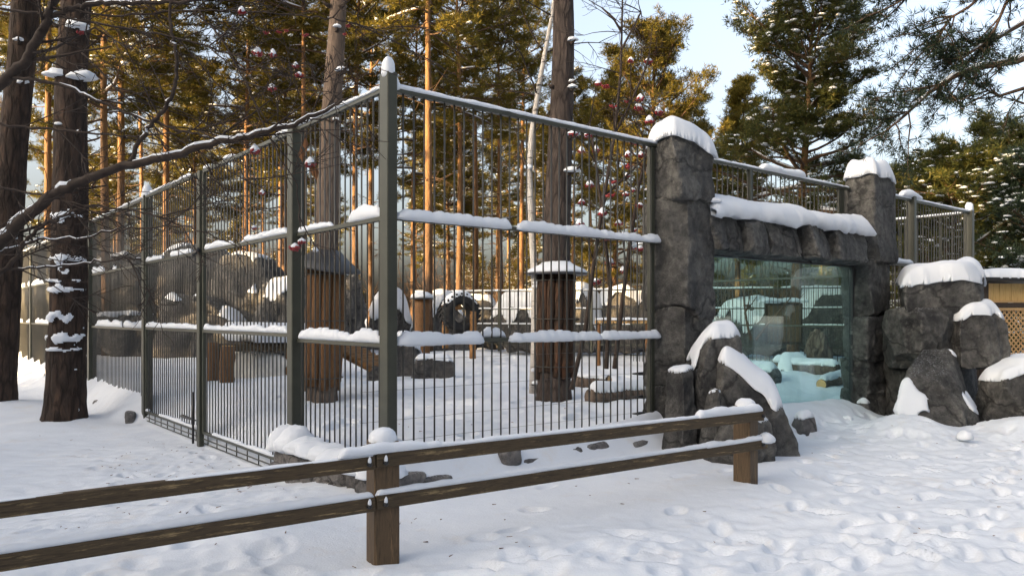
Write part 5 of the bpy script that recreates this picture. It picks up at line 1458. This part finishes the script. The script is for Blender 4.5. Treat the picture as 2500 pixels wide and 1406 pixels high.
snow_part(ty, snow_on([(V, F)], 0.10, 4, 0.035, 0.25, 0, edge=0.07))
for (x0, y0, x1, y1) in ((1087, 850, 1087, 742), (1154, 875, 1155, 760), (1080, 752, 1125, 748)):
    part('frame_log', logtube(MB(), P(x0, y0, D2 - 0.1), P(x1, y1, D2 - 0.1), 0.085, x0).mesh('frame_log', LOGX), ty)
# small stump feeder with snow roof
fs = thing('roofed_stump', P(1030, 815, 22), 'orange log stump with a small snow loaded roof left of the tyre', 'stump')
c = P(1030, 815, 22)
part('stump', logtube(MB(), (c.x, c.y, 0.0), (c.x, c.y, P(1030, 730, 22).z), 0.22, 4, 16).mesh('stump', LOGW), fs)
zc = P(1030, 728, 22).z
rf = part('roof', MB().lathe([(0.0, 0.09), (0.34, 0.0), (0.34, -0.03), (0, 0.0)], 20, (c.x, c.y, zc)).mesh('roof', DKTIN), fs)
snow_part(rf, MB().lathe([(0.0, 0.2), (0.16, 0.18), (0.30, 0.10), (0.34, 0.01), (0.0, 0.02)], 20, (c.x, c.y, zc)))
# log bench row
lb = thing('log_bench', P(1520, 800, 21), 'row of small log ends forming a bench beyond the tallest trunk', 'bench')
for k in range(15):
    p_ = P(1456 + k * 9.2, 786, 21); part('log', logtube(MB(), p_, p_ + Vector((0.1, 0.9, 0)), 0.048, k, 10).mesh('log', ENDG), lb)
snow_part(lb, strip((P(1452, 781, 21.2), P(1590, 781, 21.2)), 0.5, 0.07, 3))
for px in (1462, 1580):
    p_ = P(px, 800, 21.1); part('leg', logtube(MB(), (p_.x, p_.y, 0.1), (p_.x, p_.y, P(px, 788, 21).z), 0.05, 3, 8).mesh('leg', LOGW), lb)
# snow-laden stump and wooden house seen through the glass
sb_ = thing('stump', P(1985, 850, 17.5), 'broken stump heaped with snow seen through the viewing glass', 'stump')
V, F = rock(wbx((1992 - CX) / F_PX * 17.5, 17.5, 0.42, 0.35, 0.1, 1.25, 0.3, (0.18, 0.15), (0.12, 0), 0.12, 5), 87, 18, 4, 6, (0.6, 0.9), 0.1, 3)
part('wood', mk_mesh('wood', V, F, BARKG), sb_)
snow_part(sb_, snow_on([(V, F)], 0.14, 3, 0.03, 0.25, 1, keep=-0.15))
V, F = rock(wbx((1940 - CX) / F_PX * 17.3, 17.3, 0.5, 0.35, 0.1, 0.75, 0.3, (0.2, 0.15), (-0.1, 0), 0.12, 6), 88, 16, 4, 6, (0.6, 0.9), 0.1, 3)
part('wood', mk_mesh('wood', V, F, BARKG), sb_); snow_part(sb_, snow_on([(V, F)], 0.12, 5, 0.03, 0.25, 1, keep=-0.2))
for k, ((x0, y0), (x1, y1)) in enumerate((((1835, 830), (1785, 715)), ((1845, 830), (1900, 745)))):
    mb = MB(); rsn = np.random.RandomState(k)
    branchy(mb, np.array(P(x0, y0, 18)), np.array(P(x1, y1, 18) - P(x0, y0, 18)), 1.35, 0.035, rsn, 1, 0.06, 0.05, None, 3)
    solo('bare_sapling', mb.mesh('bare_sapling', TWIGB), ('bare sapling leaning left behind the viewing glass', 'bare sapling leaning right behind the viewing glass')[k], 'sapling')

# back fence and back rocks
Bp = lambda s, n, z: Vector((-4.0, 31.5, 0)) + (Vector((13.5, 25.5, 0)) - Vector((-4.0, 31.5, 0))).normalized() * s + Vector((0, n, z))
bf = thing('steel_fence', Bp(9, 0, 0.4), 'low steel fence across the back of the enclosure before the grey rocks', 'fence')
LB = 18.4
for z in (0.5, 1.25, 1.85, 2.55): rail(bf, Bp(0, 0, z), Bp(LB, 0, z), 0.05, 0.05)
for s_ in (0, 3.7, 7.4, 11.1, 14.7, 18.4): post(bf, Bp(s_, 0, 0), Bp(1, 0, 0) - Bp(0, 0, 0), 0.1, 0.1, 0.2, 2.6)
bars(bf, Bp, 0.0, LB, 0.4, 2.55, 0.008, 0.155)
for k, (z, h, gp) in enumerate(((2.57, 0.06, -0.4), (1.87, 0.05, -0.1), (1.27, 0.05, -0.1))): snow_part(bf, strip((Bp(0, 0, z), Bp(LB, 0, z)), 0.09, h, 70 + k, 0.08, gp))
rs = random.Random(3)
def outcrop(label, lst, T, seed, mat=ROCKB, keep=-9, slope=0.35, res=0.07):
    c = lst[0]
    t = thing('rock_outcrop', (c[0], c[1], 0.1), label, 'rocks')
    S = []
    for k, (x, y, hx, hy, z0, z1, yaw) in enumerate(lst):
        V, F = rock(wbx(x, y, hx, hy, z0, z1, yaw, (hx * 0.18, hy * 0.2), (0, 0), 0.12, seed + k), seed + k, 22, 6, 8, (0.62, 0.9), 0.17, 1.5)
        part('rock_block', mk_mesh('rock_block', V, F, mat), t); S.append((V, F))
    for k, q_ in enumerate(S): snow_part(t, snow_on([q_], T, seed + k, res, slope, 1, keep=keep))
    return t
outcrop('tall grey rock outcrop with snow patches behind the gate', [(-12.6, 25.5, 1.5, 1.0, 0, 3.6, 0.2), (-10.6, 25.8, 1.3, 1.0, 0, 3.9, -0.1), (-8.6, 25.2, 1.4, 1.0, 0, 3.5, 0.15), (-7.2, 24.4, 1.0, 0.9, 0, 2.7, 0.3), (-9.6, 24.2, 1.6, 0.8, 0, 2.2, 0.1), (-14.6, 26.5, 1.5, 1.0, 0, 4.0, 0.0), (-12.0, 24.2, 1.2, 0.7, 0, 1.6, 0.1), (-6.0, 26.0, 1.2, 0.9, 0, 3.1, 0.0)], 0.14, 400, keep=0.02, slope=0.5)
lst = []
x = -5.2
while x < 1.5:
    w_ = rs.uniform(0.7, 1.2); lst.append((x + w_, 28.3 + rs.uniform(-0.4, 0.4), w_ * 1.05, 0.8, 0.1, rs.uniform(2.2, 2.8), rs.uniform(-0.2, 0.2))); x += w_ * 1.8
outcrop('grey rock wall with snow cap left of the back fence', [l for l in lst if l[0] < -2.5] , 0.26, 430)
lst = []
x = -3.0
while x < 16:
    w_ = rs.uniform(0.9, 1.5); y_ = 33.6 - (x + 4) * 0.34
    lst.append((x + w_, y_ + rs.uniform(-0.4, 0.4), w_ * 1.05, 0.8, 0.1, rs.uniform(2.0, 2.7), -0.33 + rs.uniform(-0.2, 0.2))); x += w_ * 1.75
outcrop('long snow topped rock wall behind the low back fence', lst, 0.28, 450)
boulder('snowy grey boulder left of the tyre', wbx((985 - CX) / F_PX * 18, 18, 0.55, 0.5, 0, 1.15, 0.2, (0.2, 0.2), (-0.1, 0), 0.06, 2), 71, 0.13, 0.35, mat=ROCKB, res=0.04, keep=-0.1)
boulder('small dark rocks by the log ramp', wbx((925 - CX) / F_PX * 16, 16, 0.28, 0.25, 0, 0.75, 0.2, (0.05, 0.05), (0, 0), 0.05, 2), 72, 0.05, 0.5, mat=ROCKB, res=0.04)
boulder('low grey rock peeking from snow under the tyre', wbx((1060 - CX) / F_PX * 17, 17, 0.5, 0.4, 0, 0.62, 0.1, (0.1, 0.1), (0, 0), 0.06, 3), 73, 0.10, 0.5, mat=ROCKB, res=0.04, keep=-0.2)
sh = thing('den_box', P(1800, 800, 25.5), 'small wooden den door set in the rocks behind the glass', 'den')
p_ = P(1915, 800, 23.5)
for k in range(6):
    part('plank', MB().box((0.16, 0.06, 1.1), p_ + Vector((0.165 * (k - 2.5), 0, 0.12)), None).mesh('plank', WOODV, False), sh)
part('frame', MB().box((1.15, 0.05, 1.25), p_ + Vector((0, 0.07, 0.12))).mesh('frame', DKW, False), sh)
snow_part(sh, strip((p_ + Vector((-0.75, 0.1, 0.78)), p_ + Vector((0.75, 0.1, 0.78))), 0.5, 0.14, 4))

mbu = MB()
for k in range(170):
    px = rsu.uniform(-100, 2500); d = rsu.uniform(35, 62)
    x, y = (px - CX) / F_PX * d, d
    for j in range(3):
        branchy(mbu, np.array([x + rsu.normal() * 0.3, y + rsu.normal() * 0.3, gz(x, y) - 0.1]), np.array([rsu.normal() * 0.35, rsu.normal() * 0.35, 1.0]), rsu.uniform(1.8, 4.5), 0.034, rsu, 2, 0.12, 0.1, None, 4, 3, 3)
solo('undergrowth', mbu.mesh('undergrowth', TWIGB), 'bare brown thicket under the forest pines', None, kind='stuff')

# ------------------------------------------------------------------ shed with lattice at the right edge
D3 = 15.5
sd_o = P(2400, 760, D3); ux = Vector((0.97, 0.24, 0)).normalized(); uy = Vector((-ux.y, ux.x, 0))
zt, zm, zl, zb = P(0, 690, D3).z, P(0, 738, D3).z, P(0, 752, D3).z, 0.05
shed = thing('shed', (sd_o.x + 1.3, sd_o.y + 1.0, 0), 'timber shed with pale planks, diamond lattice and snowy roof at the right edge', 'shed')
Sp = lambda u, v, z: Vector((sd_o.x, sd_o.y, z)) + ux * u + uy * v
AX = (ux, uy, Vector((0, 0, 1)))
WS = 2.6
for k in range(17):
    w_ = (WS - 0.12) / 17; part('plank', MB().box((w_ - 0.006, 0.03, zt - zm - 0.02), Sp(0.12 + w_ * (k + 0.5), 0.02 + 0.004 * (k % 2), (zt + zm) / 2), AX).mesh('plank', PLANK, False), shed)
for (u, w_) in ((0.04, 0.12), (WS, 0.12)):
    part('post', MB().box((w_, 0.12, zt + 0.05), Sp(u, 0.02, (zt + 0.05) / 2), AX).mesh('post', DKW, False), shed)
part('beam', MB().box((WS, 0.08, 0.10), Sp(WS / 2 + 0.05, 0.0, (zm + zl) / 2), AX).mesh('beam', DKW, False), shed)
part('beam', MB().box((WS, 0.05, 0.035), Sp(WS / 2 + 0.05, -0.02, zm + 0.015), AX).mesh('beam', LATT, False), shed)
lz0, lz1 = 0.55, zl - 0.02
for (z_) in (lz0, lz1): part('lattice_frame', MB().box((WS - 0.12, 0.05, 0.05), Sp(WS / 2 + 0.05, -0.01, z_), AX).mesh('lattice_frame', LATT, False), shed)
part('lattice_frame', MB().box((0.05, 0.05, lz1 - lz0), Sp(0.135, -0.012, (lz0 + lz1) / 2), AX).mesh('lattice_frame', LATT, False), shed)
hgt = lz1 - lz0
for sgn in (-1, 1):
    u = 0.14 - hgt
    while u < WS - 0.05:
        ua, za, ub, zb2 = u, lz0, u + hgt, lz1
        if ua < 0.14: za += 0.14 - ua; ua = 0.14
        if ub > WS: zb2 -= ub - WS; ub = WS
        if ub - ua > 0.06:
            A_, B_ = ua, ub
            if sgn < 0: za, zb2 = lz0 + lz1 - za, lz0 + lz1 - zb2
            p0, p1_ = Sp(A_, 0.006 * sgn, za), Sp(B_, 0.006 * sgn, zb2)
            part('slat', MB().box(((p1_ - p0).length, 0.010, 0.03), (p0 + p1_) / 2, axes_of(p1_ - p0)).mesh('slat', LATT, False), shed)
        u += 0.115
part('back_wall', MB().box((WS, 0.06, zt), Sp(WS / 2, 1.9, zt / 2), AX).mesh('back_wall', DKW, False), shed)
rfm = part('roof', MB().box((WS + 0.6, 2.5, 0.07), Sp(WS / 2, 0.95, zt + 0.06), AX).mesh('roof', BLACK, False), shed)
V, F = MB().box((WS + 0.6, 2.5, 0.07), Sp(WS / 2, 0.95, zt + 0.06), AX, 0).arrays()
snow_part(rfm, snow_on([(V, F)], 0.20, 8, 0.05, 0.5, 0, edge=0.14))

# ------------------------------------------------------------------ litter on the snow
rs = random.Random(15); mb = MB()
for k in range(260):
    px, d = rs.uniform(0, 2500), rs.uniform(4.8, 12)
    if k < 130: px, d = rs.uniform(250, 650), rs.uniform(7.0, 11.0)
    x, y = (px - CX) / F_PX * d, d
    z = float(ground(np.array([x]), np.array([y]))[0]); a = rs.uniform(0, 6.28); l = rs.uniform(0.01, 0.045)
    mb.tube([(x, y, z + 0.004), (x + math.cos(a) * l, y + math.sin(a) * l, z + 0.007)], (rs.uniform(0.002, 0.005), 0.002), 4)
solo('forest_litter', mb.mesh('forest_litter', DEADLEAF), 'scattered needles, scales and twig bits on the trampled snow', None, kind='stuff')

# ------------------------------------------------------------------ the wood behind and left of the viewpoint (casts the shade)
rs = random.Random(6); mb = {'trunk': MB(), 'crown': MB()}
sdir = Vector((sd.x, sd.y, 0)).normalized(); spv = Vector((-sdir.y, sdir.x, 0))
def mesh_arrays(me):
    V = np.empty(len(me.vertices) * 3); me.vertices.foreach_get('co', V); V = V.reshape(-1, 3)
    byk = {}
    for p in me.polygons: byk.setdefault(len(p.vertices), []).append(tuple(p.vertices))
    return V, [np.array(x) for x in byk.values()]
BELT = [gen_pine(950 + k, 13, 0.17, (0.10, 0.2)[k % 2], 2.7, (cone_prof, tall_prof)[k % 2], 54, 0, per=3, subs=4, width=0.62, tsize=0.72, twigs=False, tw=1) for k in range(3)]
CAR = [{nm: mesh_arrays(t_[nm]) for nm in ('trunk', 'crown')} for t_ in BELT]
for row, (B, n_, hs) in enumerate(((16, 22, 0.60), (20, 24, 0.75), (25, 26, 0.95), (31, 28, 1.1), (38, 28, 1.3))):
    for k in range(n_):
        az = R(75 + 215 * (k + rs.uniform(-0.3, 0.3) + 0.5 * (row % 2)) / n_); B2 = B + rs.uniform(-2, 2)
        q_ = Vector((math.sin(az) * B2, math.cos(az) * B2, 0))
        if abs(math.degrees(az) - 238) > 60 and rs.random() < 0.35: continue
        kind = rs.randrange(3); s_ = hs * rs.uniform(0.85, 1.1); a = rs.uniform(0, 6.28); c_, s2 = math.cos(a), math.sin(a)
        for nm in ('trunk', 'crown'):
            V, Fs = CAR[kind][nm]; V = V * s_
            mb[nm].add(np.stack([V[:, 0] * c_ - V[:, 1] * s2 + q_.x, V[:, 0] * s2 + V[:, 1] * c_ + q_.y, V[:, 2]], -1), Fs)
for row in range(2):
    for k in range(11):
        q_ = sdir * (41 + 5 * row + rs.uniform(-1.5, 1.5)) + spv * (-19 + 2.9 * k + 1.4 * row + rs.uniform(-0.6, 0.6))
        s_ = 1.42 * rs.uniform(0.9, 1.08); a = rs.uniform(0, 6.28); c_, s2 = math.cos(a), math.sin(a)
        for nm in ('trunk', 'crown'):
            V, Fs = CAR[rs.randrange(3)][nm]; V = V * s_
            mb[nm].add(np.stack([V[:, 0] * c_ - V[:, 1] * s2 + q_.x, V[:, 0] * s2 + V[:, 1] * c_ + q_.y, V[:, 2]], -1), Fs)
fw = solo('woodland', mb['trunk'].mesh('woodland', BARKO), 'pine wood standing behind the viewpoint', None, kind='stuff')
o = bpy.data.objects.new('woodland_crowns', mb['crown'].mesh('woodland_crowns', NEEDLE, False)); COL.objects.link(o); o.parent = fw; o['kind'] = 'stuff'
